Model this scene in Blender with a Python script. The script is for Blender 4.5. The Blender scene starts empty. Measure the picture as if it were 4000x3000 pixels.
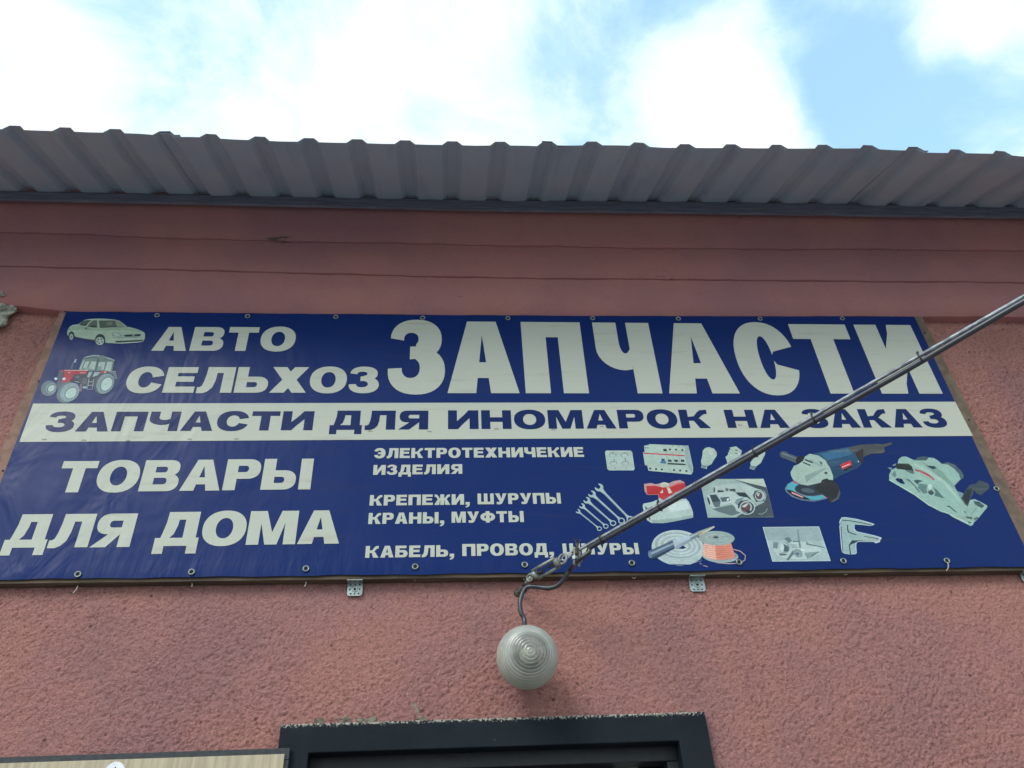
import bpy, bmesh, math, random
import numpy as np
from mathutils import Vector, Matrix
from mathutils.geometry import delaunay_2d_cdt
rnd = random.Random(7)
C = bpy.context.scene.collection

# ------------------------------------------------------------------ camera, light, exposure
FOC = 3200.0                      # focal length in pixels of a 4000 px wide picture
CAM = Vector((0.0, -2.8, 1.6))
RT = Vector((0.99687906, -0.06296014, -0.04762514))
UP = Vector((-0.00207501, -0.62396753, 0.78144751))
FW = Vector((0.07891659, 0.77890984, 0.62215081))
cam_d = bpy.data.cameras.new('camera'); cam = bpy.data.objects.new('camera', cam_d); C.objects.link(cam)
cam_d.sensor_width = 36.0; cam_d.lens = FOC / 4000 * 36.0; cam_d.clip_end = 2000; cam_d.clip_start = 0.05
M = Matrix((RT, UP, -FW)).transposed().to_4x4(); M.translation = CAM; cam.matrix_world = M
bpy.context.scene.camera = cam
vs = bpy.context.scene.view_settings
vs.view_transform = 'Standard'; vs.look = 'None'; vs.gamma = 1; vs.exposure = 0.02
try: vs.use_curve_mapping = False
except Exception: pass

SUN_EL, SUN_AZ = math.radians(40), math.radians(-36)    # azimuth measured from -Y (street side) towards -X
sun_dir = Vector((math.cos(SUN_EL) * math.sin(SUN_AZ), -math.cos(SUN_EL) * math.cos(SUN_AZ), math.sin(SUN_EL)))
sd = bpy.data.lights.new('sun', 'SUN'); sd.energy = 1.8; sd.angle = math.radians(24); sd.color = (1.0, 0.975, 0.94)
so = bpy.data.objects.new('sun', sd); C.objects.link(so); so.rotation_euler = sun_dir.to_track_quat('Z', 'Y').to_euler()

world = bpy.data.worlds.new('World'); bpy.context.scene.world = world; world.use_nodes = True
wn, wl = world.node_tree.nodes, world.node_tree.links
for n in list(wn): wn.remove(n)
def wnode(t, **k):
    n = wn.new(t)
    for a, b in k.items(): setattr(n, a, b)
    return n
def px_dir(px, py):
    return (RT * ((px - 2000) / FOC) + UP * ((1500 - py) / FOC) + FW).normalized()
sky = wnode('ShaderNodeTexSky', sky_type='NISHITA'); sky.sun_disc = False
sky.sun_elevation = SUN_EL; sky.sun_rotation = math.atan2(sun_dir.x, sun_dir.y)
tc = wnode('ShaderNodeTexCoord'); sep = wnode('ShaderNodeSeparateXYZ'); wl.new(tc.outputs['Generated'], sep.inputs[0])
def wmath(op, a, b=None, c=None, clamp=False):
    n = wnode('ShaderNodeMath', operation=op); n.use_clamp = clamp
    for i, v in enumerate((a, b, c)):
        if v is None: continue
        if isinstance(v, (int, float)): n.inputs[i].default_value = v
        else: wl.new(v, n.inputs[i])
    return n.outputs[0]
zz = wmath('ADD', wmath('MAXIMUM', sep.outputs[2], 0.0), 0.18)
cmb = wnode('ShaderNodeCombineXYZ'); wl.new(wmath('DIVIDE', sep.outputs[0], zz), cmb.inputs[0]); wl.new(wmath('DIVIDE', sep.outputs[1], zz), cmb.inputs[1])
nz = wnode('ShaderNodeTexNoise'); nz.inputs['Scale'].default_value = 4.2; nz.inputs['Detail'].default_value = 12; nz.inputs['Roughness'].default_value = 0.62; nz.inputs['Distortion'].default_value = 0.35
wl.new(cmb.outputs[0], nz.inputs['Vector'])
nz2 = wnode('ShaderNodeTexNoise'); nz2.inputs['Scale'].default_value = 1.3; nz2.inputs['Detail'].default_value = 5
wl.new(cmb.outputs[0], nz2.inputs['Vector'])
def blob(px, py, r0, r1):     # 1 inside r0 of a direction, fading to 0 at r1 (radians)
    vm = wnode('ShaderNodeVectorMath', operation='DOT_PRODUCT'); wl.new(tc.outputs['Generated'], vm.inputs[0]); vm.inputs[1].default_value = px_dir(px, py)
    mr = wnode('ShaderNodeMapRange'); mr.interpolation_type = 'SMOOTHSTEP'
    mr.inputs['From Min'].default_value = math.cos(r1); mr.inputs['From Max'].default_value = math.cos(r0)
    wl.new(vm.outputs['Value'], mr.inputs['Value']); return mr.outputs[0]
dens = wmath('ADD', wmath('MULTIPLY', nz.outputs['Fac'], 0.95), wmath('SUBTRACT', wmath('MULTIPLY', nz2.outputs['Fac'], 0.35), 0.155))
for (px, py, r0, r1, amt) in [(3330, 150, .0, .14, -.17), (3420, 440, .0, .12, -.14), (3850, 480, .0, .10, -.15), (3130, 330, .0, .05, -.06),
                              (2820, 330, .03, .11, .16), (1650, 300, .05, .20, .08), (60, 380, .04, .12, .16), (3700, 110, .0, .06, .15), (3980, 170, .0, .06, .10),
                              (3060, 520, .01, .07, .14), (560, 220, .05, .22, .0), (2350, 250, .02, .13, -.05), (120, 40, .02, .14, .0), (1250, 560, .02, .12, .08)]:
    dens = wmath('ADD', dens, wmath('MULTIPLY', blob(px, py, r0, r1), amt))
mask = wnode('ShaderNodeMapRange'); mask.interpolation_type = 'SMOOTHSTEP'
mask.inputs['From Min'].default_value = 0.27; mask.inputs['From Max'].default_value = 0.50; mask.inputs['To Min'].default_value = .26; wl.new(dens, mask.inputs['Value'])
ccol = wnode('ShaderNodeValToRGB'); cr = ccol.color_ramp
cr.elements[0].position = 0.40; cr.elements[0].color = (5.9, 8.4, 9.4, 1); cr.elements[1].position = 0.64; cr.elements[1].color = (9.9, 10.1, 10.1, 1)
wl.new(dens, ccol.inputs[0])
mixw = wnode('ShaderNodeMixRGB'); wl.new(mask.outputs[0], mixw.inputs[0]); wl.new(ccol.outputs[0], mixw.inputs[2])
skymul = wnode('ShaderNodeMixRGB', blend_type='MULTIPLY'); skymul.inputs[0].default_value = 1; skymul.inputs[2].default_value = (4.2, 4.9, 4.2, 1)
wl.new(sky.outputs[0], skymul.inputs[1]); wl.new(skymul.outputs[0], mixw.inputs[1])
bg = wnode('ShaderNodeBackground'); bg.inputs['Strength'].default_value = 0.115; wl.new(mixw.outputs[0], bg.inputs[0])
wo = wnode('ShaderNodeOutputWorld'); wl.new(bg.outputs[0], wo.inputs[0])

# ------------------------------------------------------------------ helpers
def P(px, py, y=0.0):
    """point on the vertical plane Y = y that the photograph shows at pixel (px, py)"""
    d = RT * ((px - 2000) / FOC) + UP * ((1500 - py) / FOC) + FW
    return CAM + d * ((y - CAM.y) / d.y)
def XZ(px, py, y): p = P(px, py, y); return (p.x, p.z)
def proj(p):
    d = p - CAM; w = d.dot(FW); return 2000 + FOC * d.dot(RT) / w, 1500 - FOC * d.dot(UP) / w
def s2l(h, k=1.0):
    h = h.lstrip('#')
    if len(h) == 3: h = ''.join(c * 2 for c in h)
    o = []
    for i in (0, 2, 4):
        c = int(h[i:i + 2], 16) / 255
        o.append(min(0.9, k * (c / 12.92 if c <= .04045 else ((c + .055) / 1.055) ** 2.4)))
    return tuple(o)
def tag(o, label=None, cat=None, group=None, kind=None):
    if label: o['label'] = label
    if cat: o['category'] = cat
    if group: o['group'] = group
    if kind: o['kind'] = kind
    return o
def empty(name, loc=(0, 0, 0)):
    o = bpy.data.objects.new(name, None); o.empty_display_size = .1; o.location = loc; C.objects.link(o); return o
def place(o, parent):
    if parent is not None:
        o.parent = parent
        bpy.context.view_layer.update()
        o.matrix_parent_inverse = parent.matrix_world.inverted()
    return o
def mesh_obj(name, verts, faces, mat, parent=None, smooth=False):
    me = bpy.data.meshes.new(name); me.from_pydata([tuple(v) for v in verts], [], faces); me.update()
    if smooth:
        me.polygons.foreach_set('use_smooth', [True] * len(me.polygons))
    if mat: me.materials.append(mat)
    o = bpy.data.objects.new(name, me); C.objects.link(o); return place(o, parent)
class MB:
    def __init__(s): s.v = []; s.f = []
    def add(s, v, f):
        b = len(s.v); s.v += [tuple(p) for p in v]; s.f += [tuple(i + b for i in q) for q in f]; return s
    def box(s, x0, x1, y0, y1, z0, z1, jit=0):
        v = [(x, y, z) for x in (x0, x1) for y in (y0, y1) for z in (z0, z1)]
        if jit: v = [tuple(c + rnd.uniform(-jit, jit) for c in p) for p in v]
        return s.add(v, [(0, 1, 3, 2), (4, 6, 7, 5), (0, 4, 5, 1), (2, 3, 7, 6), (0, 2, 6, 4), (1, 5, 7, 3)])
    def prism(s, a, b):      # two equal rings of points, capped
        n = len(a); s.add(list(a) + list(b), [tuple(range(n))[::-1], tuple(range(n, 2 * n))] + [(i, (i + 1) % n, n + (i + 1) % n, n + i) for i in range(n)]); return s
    def tube(s, pts, r, n=10, caps=True, closed=False):
        pts = [Vector(p) for p in pts]; m = len(pts); rr = r if hasattr(r, '__len__') else [r] * m
        t0 = (pts[1] - pts[0]).normalized(); ref = Vector((0, 0, 1)) if abs(t0.z) < .9 else Vector((1, 0, 0))
        u = t0.cross(ref).normalized(); V = []
        for i, p in enumerate(pts):
            if closed: t = (pts[(i + 1) % m] - pts[i - 1]).normalized()
            else: t = (pts[min(i + 1, m - 1)] - pts[max(i - 1, 0)]).normalized()
            u = (u - t * u.dot(t)).normalized(); w = t.cross(u)
            for k in range(n):
                a = 2 * math.pi * k / n; V.append(p + (u * math.cos(a) + w * math.sin(a)) * rr[i])
        F = []
        for i in range(m if closed else m - 1):
            j = (i + 1) % m
            for k in range(n): F.append((i * n + k, i * n + (k + 1) % n, j * n + (k + 1) % n, j * n + k))
        if caps and not closed: F += [tuple(range(n))[::-1], tuple((m - 1) * n + k for k in range(n))]
        return s.add(V, F)
    def lathe(s, prof, org, axis, n=32):
        axis = Vector(axis).normalized(); ref = Vector((0, 0, 1)) if abs(axis.z) < .9 else Vector((1, 0, 0))
        u = axis.cross(ref).normalized(); w = axis.cross(u); V = []; org = Vector(org)
        for (r, h) in prof:
            for k in range(n):
                a = 2 * math.pi * k / n; V.append(org + axis * h + (u * math.cos(a) + w * math.sin(a)) * r)
        F = [(i * n + k, i * n + (k + 1) % n, (i + 1) * n + (k + 1) % n, (i + 1) * n + k) for i in range(len(prof) - 1) for k in range(n)]
        return s.add(V, F)
    def obj(s, name, mat, parent=None, smooth=False, bevel=0):
        o = mesh_obj(name, s.v, s.f, mat, parent, smooth)
        bm = bmesh.new(); bm.from_mesh(o.data); bmesh.ops.recalc_face_normals(bm, faces=bm.faces); bm.to_mesh(o.data); bm.free()
        if bevel:
            m = o.modifiers.new('b', 'BEVEL'); m.width = bevel; m.segments = 2; m.limit_method = 'ANGLE'
        return o
def smooth_path(pts, k=8):
    pts = [Vector(p) for p in pts]; out = []
    for i in range(len(pts) - 1):
        p0 = pts[max(i - 1, 0)]; p1 = pts[i]; p2 = pts[i + 1]; p3 = pts[min(i + 2, len(pts) - 1)]
        for j in range(k):
            t = j / k; out.append(.5 * ((2 * p1) + (p2 - p0) * t + (2 * p0 - 5 * p1 + 4 * p2 - p3) * t * t + (3 * p1 - p0 - 3 * p2 + p3) * t ** 3))
    return out + [pts[-1]]
def inside(pt, poly):
    x, y = pt; c = False; n = len(poly); j = n - 1
    for i in range(n):
        xi, yi = poly[i]; xj, yj = poly[j]
        if (yi > y) != (yj > y) and x < (xj - xi) * (y - yi) / (yj - yi) + xi: c = not c
        j = i
    return c
def paint(shapes):
    """flat print: shapes = [(value, polygon)] painted in order; returns verts, tris, value per tri (None = nothing)"""
    V = []; E = []; boxes = []
    for val, poly in shapes:
        b = len(V); V += [Vector(p) for p in poly]; n = len(poly); E += [(b + i, b + (i + 1) % n) for i in range(n)]
        xs = [p[0] for p in poly]; ys = [p[1] for p in poly]; boxes.append((min(xs), max(xs), min(ys), max(ys)))
    vo, eo, fo, _, _, _ = delaunay_2d_cdt(V, E, [], 0, 1e-7, False)
    T = []; Cc = []
    for f in fo:
        cx = sum(vo[i][0] for i in f) / len(f); cy = sum(vo[i][1] for i in f) / len(f); val = None
        for k in range(len(shapes) - 1, -1, -1):
            b = boxes[k]
            if b[0] <= cx <= b[1] and b[2] <= cy <= b[3] and inside((cx, cy), shapes[k][1]): val = shapes[k][0]; break
        if val is not None: T.append(tuple(f)); Cc.append(val)
    return vo, T, Cc
def ell(cx, cy, rx, ry, n=28, rot=0, e=2.0):
    out = []
    for i in range(n):
        a = 2 * math.pi * i / n; c, s = math.cos(a), math.sin(a)
        x = rx * math.copysign(abs(c) ** (2 / e), c); y = ry * math.copysign(abs(s) ** (2 / e), s)
        out.append((cx + x * math.cos(rot) - y * math.sin(rot), cy + x * math.sin(rot) + y * math.cos(rot)))
    return out
def line(pts, w):            # a thick polyline as one polygon
    L = []; R = []
    for i, p in enumerate(pts):
        a = pts[max(i - 1, 0)]; b = pts[min(i + 1, len(pts) - 1)]; dx, dy = b[0] - a[0], b[1] - a[1]; l = math.hypot(dx, dy) or 1
        nx, ny = -dy / l * w / 2, dx / l * w / 2; L.append((p[0] + nx, p[1] + ny)); R.append((p[0] - nx, p[1] - ny))
    return L + R[::-1]

# ------------------------------------------------------------------ materials
def new_mat(name):
    m = bpy.data.materials.new(name); m.use_nodes = True; nt = m.node_tree; b = nt.nodes['Principled BSDF']
    return m, nt, b
def nd(nt, t, **k):
    n = nt.nodes.new(t)
    for a, v in k.items():
        if a.startswith('i_'): n.inputs[a[2:].replace('_', ' ')].default_value = v
        else: setattr(n, a, v)
    return n
def noise(nt, vec, scale, detail=6, rough=.55, dist=0):
    n = nd(nt, 'ShaderNodeTexNoise'); n.inputs['Scale'].default_value = scale; n.inputs['Detail'].default_value = detail
    n.inputs['Roughness'].default_value = rough; n.inputs['Distortion'].default_value = dist; nt.links.new(vec, n.inputs['Vector']); return n.outputs['Fac']
def mapr(nt, v, a, b, c=0.0, d=1.0):
    n = nd(nt, 'ShaderNodeMapRange'); n.interpolation_type = 'SMOOTHSTEP'
    for i, x in zip(('From Min', 'From Max', 'To Min', 'To Max'), (a, b, c, d)): n.inputs[i].default_value = x
    nt.links.new(v, n.inputs['Value']); return n.outputs[0]
def mix(nt, f, a, b, mode='MIX'):
    n = nd(nt, 'ShaderNodeMixRGB', blend_type=mode)
    for i, x in enumerate((f, a, b)):
        if isinstance(x, (int, float)): n.inputs[i].default_value = x
        elif isinstance(x, tuple): n.inputs[i].default_value = (*x[:3], 1)
        else: nt.links.new(x, n.inputs[i])
    return n.outputs[0]
def mth(nt, op, a, b=0.0):
    n = nd(nt, 'ShaderNodeMath', operation=op)
    for i, x in enumerate((a, b)):
        if isinstance(x, (int, float)): n.inputs[i].default_value = x
        else: nt.links.new(x, n.inputs[i])
    return n.outputs[0]
def bump(nt, b, h, strength, dist):
    n = nd(nt, 'ShaderNodeBump'); n.inputs['Strength'].default_value = strength; n.inputs['Distance'].default_value = dist
    nt.links.new(h, n.inputs['Height']); nt.links.new(n.outputs[0], b.inputs['Normal']); return n
def geo_pos(nt): return nd(nt, 'ShaderNodeNewGeometry').outputs['Position']
def scaled(nt, vec, s):
    n = nd(nt, 'ShaderNodeMapping'); n.inputs['Scale'].default_value = s; nt.links.new(vec, n.inputs['Vector']); return n.outputs[0]

def plain(name, col, rough=.6, metal=0.0, var=.25, scale=30, bmp=0.0, spec=.5):
    m, nt, b = new_mat(name); p = geo_pos(nt)
    f = noise(nt, p, scale, 6); c2 = tuple(c * (1 - var) for c in col)
    nt.links.new(mix(nt, mapr(nt, f, .35, .65), col, c2), b.inputs['Base Color'])
    b.inputs['Roughness'].default_value = rough; b.inputs['Metallic'].default_value = metal; b.inputs['Specular IOR Level'].default_value = spec
    if bmp: bump(nt, b, noise(nt, p, scale * 2, 8), .6, bmp)
    return m

def stucco_mat(name, col, rough_relief=True):
    m, nt, b = new_mat(name); p = geo_pos(nt)
    big = noise(nt, p, 1.6, 7, .6); med = noise(nt, p, 9, 6, .6); fine = noise(nt, p, 62, 4, .7)
    c = mix(nt, mapr(nt, big, .38, .64), col, (col[0] * .80, col[1] * .86, col[2] * 1.0))
    c = mix(nt, mapr(nt, med, .50, .70, 0, .20), c, (col[0] * .78, col[1] * .72, col[2] * .72))
    c = mix(nt, mapr(nt, fine, .36, .45, .55 if rough_relief else .12, 0), c, (col[0] * .45, col[1] * .38, col[2] * .36))  # fine dark grain in the colour, standing in for shade in the pits
    c = mix(nt, mapr(nt, fine, .55, .75, 0, .3 if rough_relief else .1), c, (min(.8, col[0] * 1.35), col[1] * 1.5, col[2] * 1.5))
    if rough_relief:       # dark spots painted as the shade in pits and pinholes of the thrown render
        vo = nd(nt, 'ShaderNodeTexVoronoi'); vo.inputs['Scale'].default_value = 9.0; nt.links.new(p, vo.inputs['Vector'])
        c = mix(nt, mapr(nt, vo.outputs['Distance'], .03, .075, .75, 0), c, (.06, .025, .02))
    nt.links.new(c, b.inputs['Base Color']); b.inputs['Roughness'].default_value = .92; b.inputs['Specular IOR Level'].default_value = .2
    if rough_relief:
        h = mth(nt, 'ABSOLUTE', mth(nt, 'SUBTRACT', noise(nt, p, 120, 3, .6, .6), .5))
        h = mth(nt, 'ADD', h, mth(nt, 'MULTIPLY', noise(nt, p, 260, 3, .6), .25)); bump(nt, b, h, 1.0, .016)
    else:
        h = mth(nt, 'ADD', noise(nt, p, 45, 8, .6), mth(nt, 'MULTIPLY', noise(nt, p, 4, 3), 3.0))
        bump(nt, b, h, .6, .002)
    return m
PINK = (.51, .238, .205)
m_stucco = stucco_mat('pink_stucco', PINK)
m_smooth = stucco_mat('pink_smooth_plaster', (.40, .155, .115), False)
def cornice_mat():
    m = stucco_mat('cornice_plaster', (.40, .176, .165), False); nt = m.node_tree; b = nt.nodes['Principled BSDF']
    src = b.inputs['Base Color'].links[0].from_socket; p = geo_pos(nt)
    q = scaled(nt, p, (1.6, 5, 9)); f = noise(nt, q, 1.3, 10, .72)
    c = mix(nt, mapr(nt, f, .635, .68), src, (.09, .075, .06))        # flaked spots showing grey render
    q2 = scaled(nt, p, (.4, 1, 3.0)); g = noise(nt, q2, 2.0, 6, .6)
    c = mix(nt, mapr(nt, g, .48, .74, 0, .28), c, (.31, .135, .145))
    nt.links.new(c, b.inputs['Base Color']); return m
m_cornice = cornice_mat()
m_mortar = plain('grey_broken_mortar', (.52, .51, .43), .95, 0, .6, 26, .01)

def vinyl(name, col=None, sat=1):
    """printed vinyl; the wrinkles depend on place only so every print shares them"""
    m, nt, b = new_mat(name); p = geo_pos(nt)
    if col is None:
        a = nd(nt, 'ShaderNodeAttribute'); a.attribute_name = 'ink'
        n1 = mix(nt, noise(nt, p, 22, 5, .6), (.72, .73, .74), (1.28, 1.27, 1.26)); n2 = mix(nt, noise(nt, scaled(nt, p, (1, 1, 1.6)), 85, 4, .6), (.75, .75, .75), (1.25, 1.25, 1.25))
        base = mix(nt, 1.0, mix(nt, 1.0, a.outputs['Color'], n1, 'MULTIPLY'), n2, 'MULTIPLY')
    else:
        base = mix(nt, 0.0, col, col)
    q = scaled(nt, p, (1.0, 1, 9)); st = noise(nt, q, 3.5, 8, .65)            # dirty run-off streaks, lying along the banner
    c = mix(nt, mapr(nt, st, .52, .74, 0, .30), base, (.30, .25, .16) if col is None or col[0] > .2 else (.03, .03, .07))
    sp = noise(nt, p, 55, 5, .75)
    c = mix(nt, mapr(nt, sp, .69, .76, 0, .7), c, (.12, .11, .09))
    nt.links.new(c, b.inputs['Base Color'])
    rn = noise(nt, p, 6, 5); nt.links.new(mapr(nt, rn, .3, .7, .28, .38), b.inputs['Roughness'])
    b.inputs['Specular IOR Level'].default_value = .12
    q1 = scaled(nt, p, (1.0, 1, .55)); w1 = noise(nt, q1, 4.5, 3, .5, .8)
    q3 = scaled(nt, p, (1.0, 1, .28)); w3 = noise(nt, q3, 16, 3, .5, .5)
    sx = nd(nt, 'ShaderNodeSeparateXYZ'); nt.links.new(p, sx.inputs[0])
    left = mapr(nt, sx.outputs[0], -.3, -1.5, .28, 1.0)
    low = mapr(nt, sx.outputs[2], 3.10, 2.95, .15, 1.0)
    h = mth(nt, 'ADD', mth(nt, 'MULTIPLY', w1, mth(nt, 'MULTIPLY', left, 1.6)), mth(nt, 'MULTIPLY', w3, mth(nt, 'MULTIPLY', low, .7)))
    h = mth(nt, 'ADD', h, mth(nt, 'MULTIPLY', noise(nt, p, 420, 2), .012))
    bump(nt, b, h, .5, .013)
    return m
m_blue = vinyl('blue_banner_vinyl', (.0045, .021, .122))
m_cream = vinyl('cream_banner_vinyl', (.49, .50, .43))
m_navy = vinyl('navy_lettering_vinyl', (.006, .019, .10))
m_ink = vinyl('printed_picture_vinyl')

m_lath = plain('pinkish_lath', (.30, .165, .12), .8, 0, .35, 22, .002)
m_lath_r = plain('brown_lath', (.17, .115, .08), .8, 0, .35, 22, .002)
def wood(name, a, bcol, axis=(1, 12, 12), rough=.8):
    m, nt, b = new_mat(name); p = geo_pos(nt); q = scaled(nt, p, axis)
    f = noise(nt, q, 6, 9, .65); nt.links.new(mix(nt, mapr(nt, f, .35, .65), a, bcol), b.inputs['Base Color'])
    b.inputs['Roughness'].default_value = rough; bump(nt, b, f, .5, .003); return m
m_rail = wood('old_brown_wood', (.115, .080, .052), (.05, .034, .022))
m_panel = wood('beige_woodgrain_sheet', (.50, .42, .29), (.37, .30, .20), (14, 14, .7), .55)
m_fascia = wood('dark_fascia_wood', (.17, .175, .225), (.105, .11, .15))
def painted_frame():
    m, nt, b = new_mat('worn_navy_paint'); p = geo_pos(nt); sx = nd(nt, 'ShaderNodeSeparateXYZ'); nt.links.new(p, sx.inputs[0])
    base = mix(nt, mapr(nt, noise(nt, p, 7, 5), .35, .65), (.009, .013, .018), (.013, .018, .024))
    # paint worn to the pale primer along the top edge
    edge = mapr(nt, sx.outputs[2], FRAME_TOP - .026, FRAME_TOP, 0, .27)
    f = mth(nt, 'ADD', noise(nt, p, 130, 6, .7), edge)
    c = mix(nt, mapr(nt, f, .72, .80), base, (.42, .38, .33))
    q = scaled(nt, p, (1, 1, .5)); c = mix(nt, mapr(nt, noise(nt, q, 90, 3, .6), .72, .76, 0, .6), c, (.25, .27, .26))
    nt.links.new(c, b.inputs['Base Color']); b.inputs['Roughness'].default_value = .55; b.inputs['Specular IOR Level'].default_value = .12; bump(nt, b, noise(nt, p, 60, 6), .4, .002); return m
FRAME_TOP = P(1920, 2804, -.03).z
m_frame = painted_frame()
m_leaf = plain('dark_leaf_border', (.028, .034, .042), .6, 0, .5, 60, .002)
m_glass = plain('dark_glass', (.02, .018, .016), .12, 0, .2, 5)
m_paper = plain('white_paper', (.62, .68, .62), .7, 0, .1, 8)
m_white = plain('white_sticker', (.80, .80, .84), .4, 0, .08, 12)
m_black = plain('black_rubber', (.030, .036, .050), .36, 0, .3, 40, 0, .7)
m_blackp = plain('black_plastic', (.012, .012, .013), .4, 0, .2, 40)
m_steel = plain('dull_galvanised_steel', (.36, .38, .35), .55, .5, .45, 60, .0006)
m_zinc = plain('zinc_plate', (.40, .45, .44), .42, .6, .35, 45, .0004)
m_rope = plain('twisted_steel_rope', (.44, .48, .52), .42, .6, .5, 35)
m_rust = plain('rusty_bolt', (.11, .09, .07), .7, .4, .5, 90)
m_hole_shade = plain('hole_shade', (.008, .008, .009), .9, 0, .1, 10)  # near-black colour painted as the shade in holes and gaps
m_tie = plain('old_white_tie', (.48, .44, .38), .6, 0, .2, 60)
m_nail = plain('dark_nail_head', (.03, .022, .02), .7, .2, .4, 90)
m_brass = plain('grommet_metal', (.30, .34, .31), .38, .7, .35, 90)
m_ground = plain('pale_concrete', (.29, .29, .285), .9, 0, .4, 2.5, .004)

def roof_mat():
    m, nt, b = new_mat('grey_sheet_underside'); p = geo_pos(nt)
    q = scaled(nt, p, (1, .25, .25)); st = noise(nt, q, 7, 8, .65); f = noise(nt, p, 3, 6, .6); d = noise(nt, p, 22, 8, .7)
    c = mix(nt, mapr(nt, f, .35, .65), (.36, .43, .52), (.42, .46, .52))
    c = mix(nt, mapr(nt, st, .50, .70, 0, .45), c, (.27, .28, .35))
    c = mix(nt, mapr(nt, d, .68, .76, 0, .8), c, (.05, .045, .05))
    nt.links.new(c, b.inputs['Base Color']); b.inputs['Roughness'].default_value = .55; b.inputs['Specular IOR Level'].default_value = .35
    bump(nt, b, noise(nt, p, 5, 4), .3, .01); return m
m_roof = roof_mat()

# ------------------------------------------------------------------ ground
g = mesh_obj('ground', [(-300, -300, 0), (300, -300, 0), (300, 300, 0), (-300, 300, 0)], [(0, 1, 2, 3)], m_ground)
tag(g, 'pale concrete yard in front of the shop', kind='structure')

# ------------------------------------------------------------------ the shop building
X0, X1 = -4.2, 5.2
shop = empty('shop_building', (.3, 0, 0))
tag(shop, 'pink rough-plastered shop building with stepped cornice and corrugated metal eaves', 'building')
Z_BAND = 4.215
# door opening in the wall
dx0, dx1 = P(1112, 2826, -.03).x + .04, P(2752, 2790, -.03).x - .04; dz = FRAME_TOP - .05

def stucco_wall():
    cs = .0042; rng = np.random.default_rng(3)
    fx0, fx1, fz0, fz1 = -2.40, 3.1, 2.10, Z_BAND + .02
    nx, nz_ = int((fx1 - fx0) / cs), int((fz1 - fz0) / cs)
    kz0 = np.fft.fftfreq(nz_ + 1)[:, None]; kx0 = np.fft.rfftfreq(nx + 1)[None, :]
    def gauss(sa, sb, rot=0.0):
        F = np.fft.rfft2(rng.standard_normal((nz_ + 1, nx + 1))); c, sn = math.cos(rot), math.sin(rot)
        F *= np.exp(-2 * np.pi ** 2 * (((kx0 * c + kz0 * sn) * sa) ** 2 + ((kz0 * c - kx0 * sn) * sb) ** 2)); o = np.fft.irfft2(F, s=(nz_ + 1, nx + 1)); return o / o.std()
    g1, g2, g3 = gauss(1.7, 1.0, .6), gauss(1.0, .9), gauss(3.6, 2.2, .5)
    c_, d_ = gauss(12, 10), gauss(70, 55)
    rough = np.clip(.85 + .25 * d_, .45, 1.3)
    crease = lambda g, w: np.minimum(np.abs(g) / w, 1.0) ** .55       # sharp valleys between thrown grains
    h = (crease(g1, .7) * .0052 + crease(g2, .75) * .0046 + crease(g3, .35) * .0022 - .007) * rough + c_ * .0007 + d_ * .0014 + gauss(.55, .55) * .0006
    xs = fx0 + np.arange(nx + 1) * cs; zs = fz0 + np.arange(nz_ + 1) * (fz1 - fz0) / nz_
    X, Zg = np.meshgrid(xs, zs)
    edge = np.minimum(np.minimum(X - fx0, fx1 - X), Zg - fz0); h = h * np.clip(edge / .05, 0, 1)
    co = np.stack([X, -h, Zg], -1).reshape(-1, 3)
    idx = np.arange((nx + 1) * (nz_ + 1)).reshape(nz_ + 1, nx + 1)
    q = np.stack([idx[:-1, :-1], idx[:-1, 1:], idx[1:, 1:], idx[1:, :-1]], -1)
    cx = (X[:-1, :-1] + cs / 2); cz = (Zg[:-1, :-1] + cs / 2)
    keep = ~((cx > dx0) & (cx < dx1) & (cz < dz)); q = q[keep]
    # the rest of the wall in large faces round the fine field
    ex = [(X0, fx0, 0, Z_BAND + .02), (fx1, X1, 0, Z_BAND + .02), (fx0, dx0, 0, fz0), (dx1, fx1, 0, fz0)]
    ev = []; ef = []
    n0 = len(co)
    for (a0, a1, b0, b1) in ex:
        k = n0 + len(ev); ev += [(a0, 0, b0), (a1, 0, b0), (a1, 0, b1), (a0, 0, b1)]; ef.append((k, k + 1, k + 2, k + 3))
    co = np.vstack([co, np.array(ev)]); q = np.vstack([q, np.array(ef)])
    me = bpy.data.meshes.new('wall'); me.vertices.add(len(co)); me.vertices.foreach_set('co', co.astype(np.float32).ravel())
    me.loops.add(q.size); me.loops.foreach_set('vertex_index', q.astype(np.int32).ravel())
    me.polygons.add(len(q)); me.polygons.foreach_set('loop_start', np.arange(0, q.size, 4, dtype=np.int32)); me.polygons.foreach_set('loop_total', np.full(len(q), 4, dtype=np.int32))
    me.polygons.foreach_set('use_smooth', np.ones(len(q), bool))
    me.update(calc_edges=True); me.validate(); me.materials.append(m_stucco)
    o = bpy.data.objects.new('wall', me); C.objects.link(o); place(o, shop)
stucco_wall()
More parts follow.
